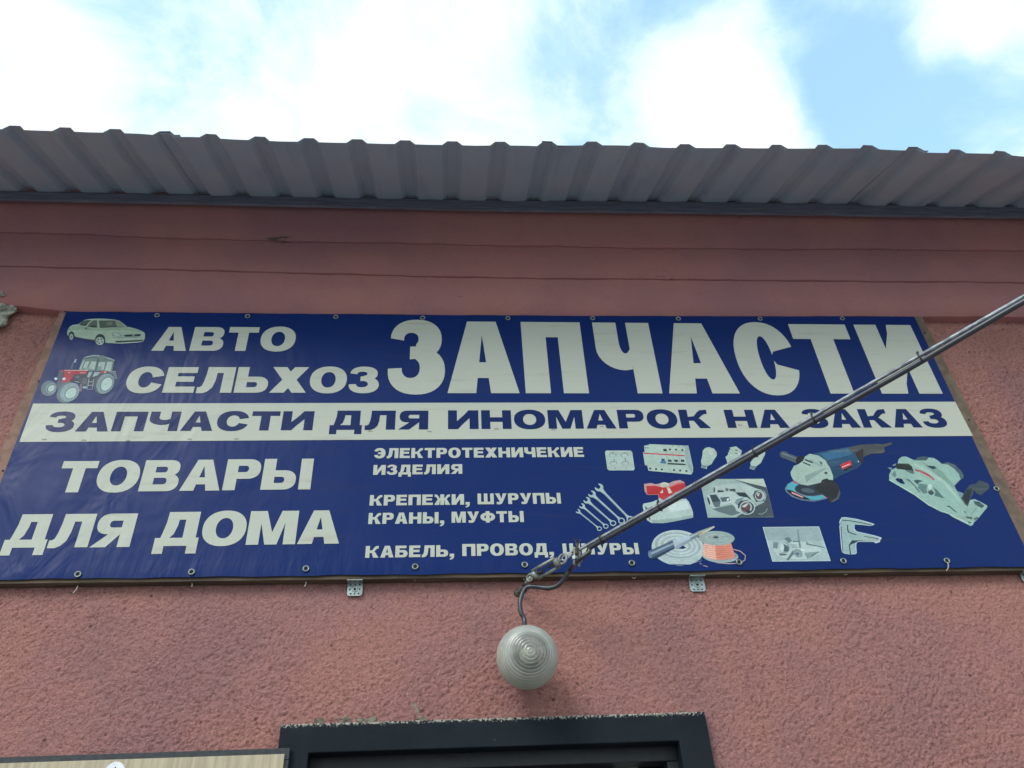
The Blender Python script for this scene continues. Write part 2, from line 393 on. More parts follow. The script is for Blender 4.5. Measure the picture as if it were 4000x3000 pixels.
# sides, back and the reveal of the doorway
b = MB(); b.add([(X0, .004, 0), (X0, 4, 0), (X0, 4, 6.3), (X0, .004, 4.6)], [(0, 1, 2, 3)]); b.add([(X0, .004, 0), (X0, .3, 0), (X0, .3, 4.6), (X0, .004, 4.6)], [])
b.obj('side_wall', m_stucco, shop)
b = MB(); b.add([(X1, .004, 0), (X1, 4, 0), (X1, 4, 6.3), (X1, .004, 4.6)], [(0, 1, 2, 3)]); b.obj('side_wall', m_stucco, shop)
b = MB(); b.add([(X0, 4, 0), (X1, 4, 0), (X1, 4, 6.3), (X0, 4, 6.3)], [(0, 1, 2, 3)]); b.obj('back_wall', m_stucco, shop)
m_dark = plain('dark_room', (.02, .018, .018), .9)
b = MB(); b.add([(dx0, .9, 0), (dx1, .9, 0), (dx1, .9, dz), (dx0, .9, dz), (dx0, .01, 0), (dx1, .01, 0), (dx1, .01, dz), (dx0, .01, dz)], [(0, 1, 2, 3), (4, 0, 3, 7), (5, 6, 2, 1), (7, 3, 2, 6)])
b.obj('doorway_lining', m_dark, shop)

# cornice: three plaster courses, each a little further out than the one below
PXC = [-2200, 0, 140, 270, 1000, 2000, 3000, 4000, 6200]
def curve_z(tab, y):
    xs, zs = [], []
    for px in range(-1300, 5301, 60):
        py = np.interp(px, [t[0] for t in tab], [t[1] for t in tab]); p = P(px, py, y); xs.append(p.x); zs.append(p.z)
    return xs, zs
def zline(tab, y, amp=.0015, seed=0):
    xs, zs = curve_z(tab, y); r = random.Random(seed); ph = [r.uniform(0, 6) for _ in range(6)]
    def f(x): return float(np.interp(x, xs, zs)) + amp * (math.sin(3.1 * x + ph[0]) + math.sin(8.3 * x + ph[1]) * .7 + math.sin(23 * x + ph[2]) * .45 + math.sin(57 * x + ph[3]) * .3 + math.sin(131 * x + ph[4]) * .25)
    return f
T_band3b = [(-1300, 1172), (0, 1185), (140, 1200), (270, 1213), (1000, 1219), (2000, 1229), (3000, 1231), (4000, 1234), (5300, 1240)]
T_l2 = [(-1300, 1010), (0, 1036), (1000, 1059), (2000, 1084), (3000, 1092), (4000, 1102), (5300, 1112)]
T_l1 = [(-1300, 870), (0, 902), (500, 918), (1000, 933), (2000, 956), (3000, 968), (4000, 974), (5300, 985)]
T_ft = [(-1300, 745), (0, 775), (1000, 797), (2000, 819), (3000, 832), (4000, 847), (5300, 862)]
T_rf = [(-1300, 715), (0, 746), (1000, 764), (2000, 782), (3000, 791), (4000, 807), (5300, 822)]
def band(name, fb, ft, prof, depth, mat):
    """one plaster course; prof = (share of its height, Y) pairs from the bottom edge up"""
    n = 500; V = []; F = []; m = len(prof) + 3
    for i in range(n + 1):
        x = X0 - .05 + (X1 - X0 + .1) * i / n; w = .0012 * math.sin(11 * x + prof[0][1] * 90) + .0009 * math.sin(31 * x)
        zb, zt = fb(x), ft(x); V.append((x, depth, zb)); V.append((x, prof[0][1] + .004 + w, zb))
        V += [(x, y + w, zb + .004 + (zt - zb - .004) * t) for t, y in prof] + [(x, depth, zt)]
    for i in range(n):
        for k in range(m - 1): F.append((i * m + k, (i + 1) * m + k, (i + 1) * m + k + 1, i * m + k + 1))
    o = mesh_obj(name, V, F, mat, shop, True); md = o.modifiers.new('e', 'EDGE_SPLIT'); md.split_angle = math.radians(35); return o
f3b = zline(T_band3b, -.052, .001, 1); f2 = zline(T_l2, -.10, .0014, 2); f1 = zline(T_l1, -.141, .0030, 3); f0 = zline(T_ft, -.200, .001, 4)
band('cornice_course', f3b, lambda x: f2(x) - .002, [(0, -.050), (.10, -.063), (.22, -.074), (.38, -.083), (.6, -.089), (1, -.092)], .05, m_cornice)
band('cornice_course', f2, lambda x: f1(x) - .003, [(0, -.103), (.5, -.117), (1, -.130)], -.05, m_cornice)
band('cornice_course', f1, lambda x: f0(x) + .05, [(0, -.141), (.3, -.160), (1, -.214)], -.10, m_cornice)
fr = zline(T_rf, -.235, .0008, 5); ff = zline(T_ft, -.235, .0008, 6)
n = 300; V = []; F = []
for i in range(n + 1):
    x = X0 - .1 + (X1 - X0 + .2) * i / n
    V += [(x, -.221, ff(x)), (x, -.235, ff(x)), (x, -.235, fr(x) - .004), (x, -.221, fr(x) + .02)]
for i in range(n):
    for k in range(3): F.append((i * 4 + k, (i + 1) * 4 + k, (i + 1) * 4 + k + 1, i * 4 + k + 1))
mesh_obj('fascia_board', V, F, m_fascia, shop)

# corrugated eaves: trapezoidal sheets, eight ribs each, lapped one over the next
YE = -.726
ribs_px = [62, 258, 453, 646, 826, 1017, 1208, 1396, 1583, 1767, 1953, 2135, 2310, 2493, 2672, 2851, 3029, 3208, 3384, 3560, 3724, 3899]
EX = [-1300, 0, 350, 560, 610, 740, 900, 1080, 1460, 1850, 2050, 2180, 2420, 2600, 2900, 3100, 3350, 3520, 3620, 3870, 4000, 5300]
EY = [470, 506, 518, 524, 530, 527, 537, 545, 554, 562, 562, 568, 567, 577, 578, 580, 579, 587, 588, 592, 604, 622]
def eave_z(px): return P(px, float(np.interp(px, EX, EY)), YE)
rx = [P(px, np.interp(px, EX, EY) - 20, YE).x for px in ribs_px]
while rx[0] > X0 - .2: rx.insert(0, rx[0] - .201)
while rx[-1] < X1 + .2: rx.append(rx[-1] + .21)
i0 = min(range(len(rx)), key=lambda i: abs(rx[i] - P(62, 480, YE).x))
exs = []; ezs = []
for px in range(-1300, 5300, 25): p = eave_z(px); exs.append(p.x); ezs.append(p.z)
def ez(x): return float(np.interp(x, exs, ezs))
YB = 3.9
WB, WT, RH = .043, .0205, .027
def sheet_profile(a, b_, start_cut, end_cut):
    """x, height pairs across ribs a..b_"""
    pr = []
    for i in range(a, b_ + 1):
        x = rx[i]; q = [(x - WB, 0), (x - WT, RH), (x + WT, RH), (x + WB, 0)]
        if i == a and start_cut: q = [(x - WT * 1.02, RH)] + q[2:]
        if i == b_ and end_cut: q = q[:3] + [(x + WB, .0), (x + WB + .022, .0)]
        pr += q
        if i < b_:
            nx_ = rx[i + 1]; L = nx_ - WB - x - WB
            pr += [(x + WB + L * t, -.0012 * math.sin(math.pi * t)) for t in (.25, .5, .75)]
    return pr
def roof_sheet(a, b_, drop, sc, ec, jag):
    pr = sheet_profile(a, b_, sc, ec); ys = [YE + jag, -.60, -.48, -.36, -.235, .5, YB]; V = []; m = len(pr)
    for y in ys:
        for (x, h) in pr:
            z0 = ez(x); t = (y - YE) / (-.235 - YE); zf = fr(x) + .0035
            z = z0 + (zf - z0) * t if y <= -.235 else zf + (y + .235) * .51
            wob = .0015 * math.sin(9 * y + 40 * x)
            V.append((x, y, z + h - drop + (wob if y > YE + .02 else 0)))
    F = [(j * m + i, j * m + i + 1, (j + 1) * m + i + 1, (j + 1) * m + i) for j in range(len(ys) - 1) for i in range(m - 1)]
    o = mesh_obj('roof_sheet', V, F, m_roof, shop); md = o.modifiers.new('t', 'SOLIDIFY'); md.thickness = .0012; md.offset = 1
    return o
cuts = [0, i0 + 3, i0 + 11, i0 + 19, len(rx) - 1]
for k in range(4):
    roof_sheet(cuts[k], cuts[k + 1], [0, .009, .004, .013][k], k > 0, k < 3, [-.002, .004, -.003, .003][k])
cuts2 = cuts

# broken render at the left end of the wall
def lump(pxs, y0, seed, amp=.02):
    r = random.Random(seed); cx = sum(p[0] for p in pxs) / len(pxs); cy = sum(p[1] for p in pxs) / len(pxs)
    V = [P(cx, cy, -y0 - amp)]; F = []; n = len(pxs)
    for k, s in enumerate((.35, .7, 1.0, 1.08)):
        for p in pxs:
            jx, jy = r.uniform(-5, 5), r.uniform(-5, 5); d = [y0 + amp * r.uniform(.5, 1.1), y0 + amp * r.uniform(.4, 1.2), y0 + amp * r.uniform(.1, .6), -.01][k]
            V.append(P(cx + (p[0] - cx) * s + jx, cy + (p[1] - cy) * s + jy, -d))
    for i in range(n): F.append((0, 1 + i, 1 + (i + 1) % n))
    for k in range(3):
        for i in range(n): F.append((1 + k * n + i, 1 + (k + 1) * n + i, 1 + (k + 1) * n + (i + 1) % n, 1 + k * n + (i + 1) % n))
    o = mesh_obj('exposed_mortar', V, F, m_mortar, shop)
    s = o.modifiers.new('s', 'SUBSURF'); s.subdivision_type = 'SIMPLE'; s.levels = s.render_levels = 3
    t = bpy.data.textures.new('lump', 'CLOUDS'); t.noise_scale = .02
    d = o.modifiers.new('d', 'DISPLACE'); d.texture = t; d.strength = .02; d.mid_level = .5
    return o
lump([(-160, 1150), (-60, 1160), (0, 1166), (50, 1172), (76, 1192), (60, 1218), (36, 1236), (18, 1266), (-20, 1284), (-90, 1290), (-160, 1280)], .03, 1, .02)
lump([(-160, 1120), (-60, 1128), (8, 1136), (34, 1147), (20, 1152), (-40, 1148), (-160, 1146)], .07, 2, .008)
lump([(92, 1172), (118, 1168), (134, 1180), (112, 1186), (94, 1182)], .006, 3, .006)

m_moss = plain('mossy_grey_mortar', (.24, .21, .165), .95, 0, .5, 40, .006)
def chip(pxs, y0, seed, mat):
    o_ = lump(pxs, y0, seed, .003); o_.data.materials.clear(); o_.data.materials.append(mat); o_.modifiers['d'].strength = .008; return o_
for i, (x0, x1, h_) in enumerate([(1222, 1262, 14), (1318, 1372, 17), (1392, 1470, 12), (1626, 1668, 16), (2650, 2672, 6)]):
    yb = 2818 - .026 * (x0 - 1222); r_ = random.Random(i); up_ = [(x1 - (x1 - x0) * k / 5, yb - h_ * (.4 + .6 * r_.random())) for k in range(6)]
    chip([(x0, yb + 6)] + [(x0 + (x1 - x0) * k / 4, yb + 8) for k in (1, 2, 3)] + [(x1, yb + 6)] + up_, .004, 40 + i, m_moss)
chip([(1612, 2742), (1624, 2740), (1632, 2756), (1636, 2776), (1640, 2792), (1630, 2790), (1622, 2770), (1612, 2758)], .003, 60, m_moss)
# ------------------------------------------------------------------ doorway
df = empty('door_frame', (0, 0, 0)); place(df, shop)
fx0, fx1 = P(1097, 2826, -.03).x, P(2754, 2786, -.03).x
zi = P(1920, 2918, -.03).z          # underside of the head board
ix0, ix1 = P(1205, 2940, -.03).x, P(2655, 2905, -.03).x
U = [(fx0, 0), (fx0, FRAME_TOP), (fx1, FRAME_TOP), (fx1, 0), (ix1, 0), (ix1, zi), (ix0, zi), (ix0, 0)]
MB().prism([(x, -.03, z) for x, z in U], [(x, .03, z) for x, z in U]).obj('casing', m_frame, df, bevel=.003)
b = MB().box(ix0 - .01, ix1 + .01, .032, .11, zi - .045, zi + .03); b.box(ix0 - .01, ix0 + .035, .032, .11, 0, zi - .0455); b.box(ix1 - .035, ix1 + .01, .032, .11, 0, zi - .0455)
b.obj('rebate', plain('dark_rebate_paint', (.016, .018, .022), .55, 0, .4, 30), df, bevel=.003)
door = empty('door', (0, .13, 0)); place(door, shop)
sx0, sx1, st = ix0 + .04, ix1 - .04, zi - .05
b = MB().box(sx0, sx1, .115, .155, st - .06, st); b.box(sx0, sx0 + .07, .115, .155, 0, st - .0605); b.box(sx1 - .07, sx1, .115, .155, 0, st - .0605); b.box(sx0 + .07, sx1 - .07, .115, .155, 0, .95)
b.obj('sash', m_leaf, door, bevel=.003)
pane = MB().box(sx0 + .07, sx1 - .07, .132, .138, .95, st - .06).obj('glass_pane', m_glass, door)
a0 = P(2400, 2984, .112); a1 = P(2489, 2980, .112)
pn = MB().box(a0.x, a1.x, .1115, .1140, a0.z - .28, a0.z).obj('paper_notice', m_paper, door)
# the open outer leaf folded back against the wall, left of the doorway
leaf = empty('open_door_leaf', (0, 0, 0)); place(leaf, shop)
lt = P(600, 2938, -.05).z; lx1 = P(1132, 2935, -.05).x; lx0 = lx1 - 1.42
pt = P(600, 2962, -.055).z; pxr = P(1110, 2960, -.055).x
tl = .006
b = MB().box(lx0, lx1, -.05, -.012, lt - .035, lt); b.box(lx0, lx0 + .03, -.0499, -.012, 0.02, lt - .0355); b.box(pxr - .002, lx1, -.0499, -.012, 0.02, lt - .0355); b.box(lx0 + .03, pxr - .002, -.0499, -.012, .02, .06)
b.obj('leaf_border', m_leaf, leaf, bevel=.002)
MB().box(lx0 + .028, pxr, -.056, -.03, .05, pt).obj('woodgrain_panel', m_panel, leaf, bevel=.001)
sc_ = P(446, 3016, -.058); R_ = .030
sh = [('#e8e8f2', ell(sc_.x, sc_.z, R_, R_, 32))]
star = []
for i in range(10):
    a = math.pi / 2 + math.pi * i / 5; r_ = .017 if i % 2 == 0 else .008; star.append((sc_.x + r_ * math.cos(a), sc_.z + r_ * math.sin(a)))
sh.append(('#141820', star)); sh.append(('#e8e8f2', ell(sc_.x, sc_.z, .006, .006, 12)))
def print_obj(name, shapes, y, mat, parent, k=1.0, label=None):
    vo, T, Cc = paint(shapes)
    used = sorted({i for t in T for i in t}); mp = {u: i for i, u in enumerate(used)}
    V = [(vo[i][0], y, vo[i][1]) for i in used]; F = []
    for t in T:
        a, b_, c = (V[mp[i]] for i in t); area = (b_[0] - a[0]) * (c[2] - a[2]) - (b_[2] - a[2]) * (c[0] - a[0])
        F.append(tuple(mp[i] for i in (t if area > 0 else t[::-1])))
    o = mesh_obj(name, V, F, mat, parent)
    if isinstance(Cc[0], str):
        at = o.data.color_attributes.new('ink', 'FLOAT_COLOR', 'CORNER'); cols = {}
        buf = []
        for c in Cc:
            if c not in cols: cols[c] = s2l(c, k)
            buf += list((*cols[c], 1.0)) * 3
        at.data.foreach_set('color', buf)
    if label: o['label'] = label
    return o
print_obj('sticker', sh, -.0575, m_ink, leaf, 1.0, 'round white sticker with a black star')

# ------------------------------------------------------------------ the banner sign
YBN = -.045
sign = empty('shop_sign', (.28, -.03, P(2000, 2220, YBN).z))
tag(sign, 'long blue and cream Cyrillic spare-parts banner nailed on a wooden frame', 'sign')
bTL, bTR, bBR, bBL = XZ(262, 1210, YBN), XZ(3568, 1230, YBN), XZ(4040, 2213, YBN), XZ(-146, 2266, YBN)
def bil(u, v):
    t = (bTL[0] + (bTR[0] - bTL[0]) * u, bTL[1] + (bTR[1] - bTL[1]) * u); o = (bBL[0] + (bBR[0] - bBL[0]) * u, bBL[1] + (bBR[1] - bBL[1]) * u)
    return t[0] + (o[0] - t[0]) * v, t[1] + (o[1] - t[1]) * v
nu, nv = 120, 50; V = []; F = []
for j in range(nv + 1):
    for i in range(nu + 1):
        u, v = i / nu, j / nv; v = 1 - (1 - v) ** 1.5 if False else v
        x, z = bil(u, v); lo = max(0, (v - .955) / .045)
        z += (.0012 * math.sin(13 * x) + .0012 * math.sin(31 * x + 1)) * (v ** 8)
        V.append((x, YBN + .0004 - .004 * lo * lo + .003 * max(0, (v - .99) / .01), z))
for j in range(nv):
    for i in range(nu): k = j * (nu + 1) + i; F.append((k + nu + 1, k + nu + 2, k + 1, k))
mesh_obj('banner_sheet', V, F, m_blue, sign, True)
s0, s1, s2, s3 = XZ(130, 1577, YBN), XZ(3731, 1569.5, YBN), XZ(3800, 1703, YBN), XZ(76, 1727, YBN)
print_obj('cream_stripe', [(1, [s3, s2, s1, s0])], YBN - .0008, m_cream, sign)
# wooden frame behind: laths left and right, rails top and bottom
zb_l, zb_r = bBL[1], bBR[1]
def rail(name, xa, za0, za1, xb, zb0, zb1, y0, y1, mat, bev=.002):
    b = MB(); b.prism([(xa, y0, za0), (xb, y0, zb0), (xb, y0, zb1), (xa, y0, za1)], [(xa, y1, za0), (xb, y1, zb0), (xb, y1, zb1), (xa, y1, za1)]); return b.obj(name, mat, sign, bevel=bev)
rail('bottom_rail', bBL[0] - .03, zb_l - .013, zb_l + .05, bBR[0] + .01, zb_r - .013, zb_r + .05, YBN + .006, -.002, m_rail)
rail('top_rail', bTL[0] - .02, bTL[1] - .05, bTL[1] + .002, bTR[0] + .03, bTR[1] - .05, bTR[1] + .002, YBN + .006, -.002, m_rail)
def lath(xt0, xt1, xb0, xb1, zt, zb, mat):
    b = MB(); y0, y1 = YBN + .0022, -.002; n = 24
    for i in range(n):
        t0, t1 = i / n, (i + 1) / n; w0 = .0012 * math.sin(i * 1.7); w1 = .0012 * math.sin((i + 1) * 1.7)
        A = [(xt0 + (xb0 - xt0) * t0 + w0, y0, zt + (zb - zt) * t0), (xt1 + (xb1 - xt1) * t0, y0, zt + (zb - zt) * t0), (xt1 + (xb1 - xt1) * t0, y1, zt + (zb - zt) * t0), (xt0 + (xb0 - xt0) * t0 + w0, y1, zt + (zb - zt) * t0)]
        B = [(xt0 + (xb0 - xt0) * t1 + w1, y0, zt + (zb - zt) * t1), (xt1 + (xb1 - xt1) * t1, y0, zt + (zb - zt) * t1), (xt1 + (xb1 - xt1) * t1, y1, zt + (zb - zt) * t1), (xt0 + (xb0 - xt0) * t1 + w1, y1, zt + (zb - zt) * t1)]
        k = len(b.v); b.v += A + B
        b.f += [(k + i_, k + (i_ + 1) % 4, k + 4 + (i_ + 1) % 4, k + 4 + i_) for i_ in range(4)]
        if i == 0: b.f.append((k, k + 3, k + 2, k + 1))
        if i == n - 1: b.f.append((k + 4, k + 5, k + 6, k + 7))
    return b.obj('side_lath', mat, sign)
lath(P(232, 1216, YBN).x, bTL[0] + .03, P(-34, 1836, YBN).x, bBL[0] + .03, bTL[1] - .002, zb_l + .001, m_lath)
lath(bTR[0] - .03, P(3602, 1235, YBN).x, bBR[0] - .03, P(4024, 2060, YBN).x, bTR[1] - .002, zb_r + .001, m_lath_r)
for (px, py) in [(255, 1217), (151, 1489), (11, 1838), (3785, 1639), (3612, 1300)]:
    c = P(px, py, YBN + .001); MB().lathe([(0.0001, .002), (.0036, .0018), (.0042, 0)], c, (0, -1, 0), 12).obj('nail', m_nail, sign)

# ---- lettering: heavy block capitals cut out of simple shapes -----------------
def dsh(x0, x1, y0, y1, k=1.0, mir=False, n=14):
    """block with a rounded right end (left end when mirrored)"""
    ry = (y1 - y0) / 2; cy = (y0 + y1) / 2; rxx = min(ry * k, (x1 - x0) * .92); pts = [(x0, y0)]
    for i in range(n + 1):
        a = -math.pi / 2 + math.pi * i / n; c, s = math.cos(a), math.sin(a)
        pts.append((x1 - rxx + rxx * abs(c) ** .86, cy + ry * math.copysign(abs(s) ** .86, s)))
    pts.append((x0, y1))
    return [(x0 + x1 - p[0], p[1]) for p in pts] if mir else pts
def rc(x0, x1, y0, y1): return [(x0, y0), (x1, y0), (x1, y1), (x0, y1)]
# relative widths (cap height = 1) at normal stretch
WID = dict(zip('АБВДЕЖЗИКЛМНОПРСТУФХЧШЫЬЭЯ,', [1.06, .98, 1.0, 1.08, .90, 1.36, .90, 1.06, 1.06, 1.02, 1.24, 1.05, 1.10, 1.05, .94, 1.04, .94, 1.04, 1.28, 1.08, 1.0, 1.45, 1.34, .96, 1.03, 1.02, .36]))
def glyph(ch, W, s, t):
    """ops [(value, polygon)] in a box W wide, 1 high; s = stem, t = bar thickness"""
    A, N = 1, None; o = []; e = 2.25
    if ch == 'А':
        a = s * .60; ap = .80; lx = s * 1.12
        o += [(A, [(0, 0), (W / 2 - a, 1), (W / 2 + a, 1), (W, 0)])]
        b0, b1 = .20, .20 + t * .95
        def inx(y): return lx + (W / 2 - lx) * y / ap
        o += [(N, [(lx, -.01), (W - lx, -.01), (W - inx(b0), b0), (inx(b0), b0)]), (N, [(inx(b1), b1), (W - inx(b1), b1), (W / 2, ap)])]
    elif ch == 'Б':
        o += [(A, rc(0, s, 0, 1)), (A, rc(0, W * .90, 1 - t, 1)), (A, dsh(0, W, 0, .62, 1.1)), (N, dsh(s, W - s * .97, t * .9, .62 - t * .9, 1.0))]
    elif ch == 'В':
        o += [(A, dsh(0, W * .96, .48, 1, 1.1)), (A, dsh(0, W, 0, .545, 1.1)), (N, dsh(s, W * .96 - s * .97, .5 + t * .42, 1 - t * .92, .9)), (N, dsh(s, W - s * .98, t * .92, .5 - t * .32, .9))]
    elif ch == 'Д':
        o += [(A, [(W * .20, 1), (W * .93, 1), (W * .93, t * .2), (W * .08, t * .2), (W * .14, .35), (W * .19, .68)]), (A, rc(0, W, 0, t)), (A, rc(0, s * .78, -.22, t)), (A, rc(W - s * .78, W, -.22, t)),
              (N, [(W * .20 + s * .88, 1 - t), (W * .93 - s, 1 - t), (W * .93 - s, t), (W * .08 + s * .80, t), (W * .14 + s * .88, .35), (W * .19 + s * .9, .62)])]
    elif ch == 'Е':
        o += [(A, rc(0, s, 0, 1)), (A, rc(0, W * .98, 1 - t, 1)), (A, rc(0, W, 0, t)), (A, rc(0, W * .92, .52 - t * .42, .52 + t * .48))]
    elif ch in 'ЖК':
        def arm(x, m, Wd):     # right-hand arms growing from x
            f = -1 if m else 1; q = lambda l: [(x + f * p[0], p[1]) for p in l]
            return [(A, q([(0, .60), (Wd * .34, .64), (Wd * .52, .86), (Wd * .66, .97), (Wd * .96, 1.0), (Wd * .96, 1 - t * .95), (Wd * .82, 1 - t * 1.02), (Wd * .70, .68), (Wd * .56, .54), (Wd * .36, .44), (0, .40)])),
                    (A, q([(0, .56), (Wd * .36, .56), (Wd * .60, .50), (Wd, 0), (Wd - s * 1.28, 0), (Wd * .30, .40), (0, .40)]))]
        if ch == 'К': o += arm(s * .8, False, W - s * .8) + [(A, rc(0, s, 0, 1))]
        else: o += arm(W / 2, False, W / 2) + arm(W / 2, True, W / 2) + [(A, rc(W / 2 - s / 2, W / 2 + s / 2, 0, 1))]
    elif ch in 'ЗЭ':
        if ch == 'З':
            q1, q2 = W * .95 - s * .97, W - s * 1.0; l1, l2 = W * .26, W * .24
            o += [(A, ell(W * .48, .735, W * .46, .285, 36, 0, e)), (A, ell(W * .5, .30, W * .5, .32, 36, 0, e)), (N, ell((q1 + l1) / 2, .735, (q1 - l1) / 2, .285 - t * .86, 28, 0, 2.2)), (N, ell((q2 + l2) / 2, .33, (q2 - l2) / 2, .335 - t * .90, 28, 0, 2.2)),
                  (N, [(-.1, .315), (W * .33, .335), (W * .48, .30), (W * .48, .70), (W * .33, .705), (-.1, .77)]), (A, [(W * .375, .535 - t * .37), (W * .62, .535 - t * .33), (W * .74, .47), (W * .74, .60), (W * .60, .535 + t * .42), (W * .375, .535 + t * .42)])]
        else:
            o += [(A, ell(W / 2, .5, W / 2, .52, 40, 0, e)), (N, ell(W * .47, .5, W / 2 - s * 1.0, .52 - t * 1.02, 32, 0, 2)), (N, [(-.1, .30), (W * .33, .34), (W * .33, .66), (-.1, .72)]), (A, rc(W * .36, W * .86, .5 - t * .42, .5 + t * .42))]
    elif ch == 'И':
        o += [(A, rc(0, s, 0, 1)), (A, rc(W - s, W, 0, 1)), (A, [(0, 0), (s * 1.02, 0), (W, 1), (W - s * 1.02, 1)]), (A, [(s * .9, 0), (s * 1.12, 0), (W - s * .9, .70), (W - s * .9, 1), (W - s * 1.12, 1), (s * .9, .30)])]
    elif ch == 'Л':
        o += [(A, [(W * .20, 1), (W, 1), (W, 0), (W - s, 0), (W - s, 1 - t), (W * .20 + s * .92, 1 - t), (W * .19 + s * .9, .45), (W * .17 + s * .8, .20), (W * .12 + s * .62, .05), (W * .12 + s * .2, -.02), (0, -.015), (0, t * .92), (W * .06, t * .9), (W * .12, t * 1.1), (W * .16, .42), (W * .19, .7)])]
    elif ch == 'М':
        o += [(A, rc(0, s * .95, 0, 1)), (A, rc(W - s * .95, W, 0, 1)), (A, [(0, 1), (s * 1.30, 1), (W / 2, .36), (W - s * 1.30, 1), (W, 1), (W - s * .9, .70), (W / 2 + s * .46, 0), (W / 2 - s * .46, 0), (s * .9, .70)])]
    elif ch == 'Н': o += [(A, rc(0, s, 0, 1)), (A, rc(W - s, W, 0, 1)), (A, rc(0, W, .5 - t * .5, .5 + t * .5))]
    elif ch == 'О': o += [(A, ell(W / 2, .5, W / 2, .525, 44, 0, e)), (N, ell(W / 2, .5, W / 2 - s * 1.02, .525 - t * .95, 36, 0, 2.1))]
    elif ch == 'П': o += [(A, rc(0, W, 0, 1)), (N, rc(s, W - s, -.01, 1 - t))]
    elif ch == 'Р': o += [(A, rc(0, s, 0, 1)), (A, dsh(0, W, .36, 1, 1.05)), (N, dsh(s, W - s * .98, .36 + t * .92, 1 - t * .92, .95))]
    elif ch == 'С':
        o += [(A, ell(W * .51, .5, W * .51, .525, 44, 0, e)), (N, ell(W * .515, .5, W / 2 - s * .98, .525 - t * .95, 36, 0, 2.1)),
              (N, [(W * 1.2, .70), (W * .66, .585), (W * .60, .5), (W * .66, .40), (W * 1.2, .27)])]
    elif ch == 'Т': o += [(A, rc(0, W, 1 - t, 1)), (A, rc(W / 2 - s / 2, W / 2 + s / 2, 0, 1))]
    elif ch == 'У':
        o += [(A, [(0, 1), (s * 1.16, 1), (W * .54, .50), (W - s * 1.02, 1), (W, 1), (W * .66, .22), (W * .58, .06), (W * .46, -.01), (W * .34, -.02), (W * .12, .0), (W * .12, t * .95), (W * .30, t * .9), (W * .38, .22), (W * .36, .30)])]
    elif ch == 'Ф': o += [(A, ell(W / 2, .5, W / 2, .385, 44, 0, e)), (N, ell(W / 2, .5, W / 2 - s * 1.0, .385 - t * .9, 32, 0, 2)), (A, rc(W / 2 - s / 2, W / 2 + s / 2, -.02, 1.02))]
    elif ch == 'Х': o += [(A, [(0, 0), (s * 1.28, 0), (W, 1), (W - s * 1.28, 1)]), (A, [(W, 0), (W - s * 1.28, 0), (0, 1), (s * 1.28, 1)])]
    elif ch == 'Ч':
        h_ = (W - 2 * s) * .50; an = [i * math.pi / 16 for i in range(9)]
        q = [(0, 1)] + [(.46 * W * (1 - math.cos(a)), .62 - .31 * math.sin(a)) for a in an] + [(W * .58, .325), (W - s, .385), (W - s, 0), (W, 0), (W, 1), (W - s, 1), (W - s, .385 + t * 1.0), (W - s - (W - 2 * s) * .25, .325 + t * 1.05)]
        q += [(s + h_ * (1 - math.cos(a)), .70 - (.70 - .31 - t * 1.05) * math.sin(a)) for a in an[::-1]] + [(s, 1)]
        o += [(A, q)]
    elif ch == 'Ш': o += [(A, rc(0, W, 0, 1)), (N, rc(s * .95, W / 2 - s * .475, t, 1.01)), (N, rc(W / 2 + s * .475, W - s * .95, t, 1.01))]
    elif ch == 'Ь': o += [(A, rc(0, s, 0, 1)), (A, dsh(0, W, 0, .62, 1.1)), (N, dsh(s, W - s * .98, t * .9, .62 - t * .9, 1.0))]
    elif ch == 'Ы':
        w = W - s * 1.28; o += [(A, rc(0, s, 0, 1)), (A, dsh(0, w, 0, .62, 1.1)), (N, dsh(s, w - s * .95, t * .9, .62 - t * .9, 1.0)), (A, rc(W - s, W, 0, 1))]
    elif ch == 'Я':
        o += [(A, rc(W - s, W, 0, 1)), (A, dsh(W * .04, W, .38, 1, 1.05, True)), (N, dsh(W * .04 + s * .98, W - s, .38 + t * .85, 1 - t * .92, .95, True)), (A, [(0, 0), (s * 1.22, 0), (W - s * .9, .42), (W - s * .9, .46), (W * .30, .46), (W * .42, .42)])]
    elif ch == ',': o += [(A, [(0, 0), (0, t * 1.1), (W, t * 1.1), (W, .02), (W * .92, -.10), (W * .70, -.19), (W * .30, -.25), (W * .02, -.25), (W * .02, -.16), (W * .36, -.10), (W * .46, 0)])]
    return o
def letter_mesh(V, F, ch, x0, x1, z0, z1, s, t):
    H = z1 - z0; W = (x1 - x0) / H
    vo, T, _ = paint(glyph(ch, W, s, t)); b_ = len(V); V += [(x0 + v[0] * H, v[1] * H + z0) for v in vo]; F += [tuple(i + b_ for i in f) for f in T]
def lettering(words, y, mat, label, s, t, gap=.07):
    """words: (text, left px, right px, (top-left py, top-right py), (base-left py, base-right py)); one mesh per word"""
    for (text, (lx, ly), (rx_, ry_), tops, bases) in words:
        V = []; F = []; x0, x1 = P(lx, ly, y).x, P(rx_, ry_, y).x
        zt = (P(lx, tops[0], y).z, P(rx_, tops[1], y).z); zb = (P(lx, bases[0], y).z, P(rx_, bases[1], y).z)
        tot = sum(WID[c] for c in text) + gap * (len(text) - 1); k = (x1 - x0) / tot; x = x0
        for c in text:
            u = ((x + WID[c] * k / 2) - x0) / (x1 - x0); z0 = zb[0] + (zb[1] - zb[0]) * u; z1 = zt[0] + (zt[1] - zt[0]) * u
            letter_mesh(V, F, c, x, x + WID[c] * k, z0, z1, s * k / (z1 - z0), t); x += (WID[c] + gap) * k
        word_obj(V, F, y, mat, label + ' ' + text.strip(','))
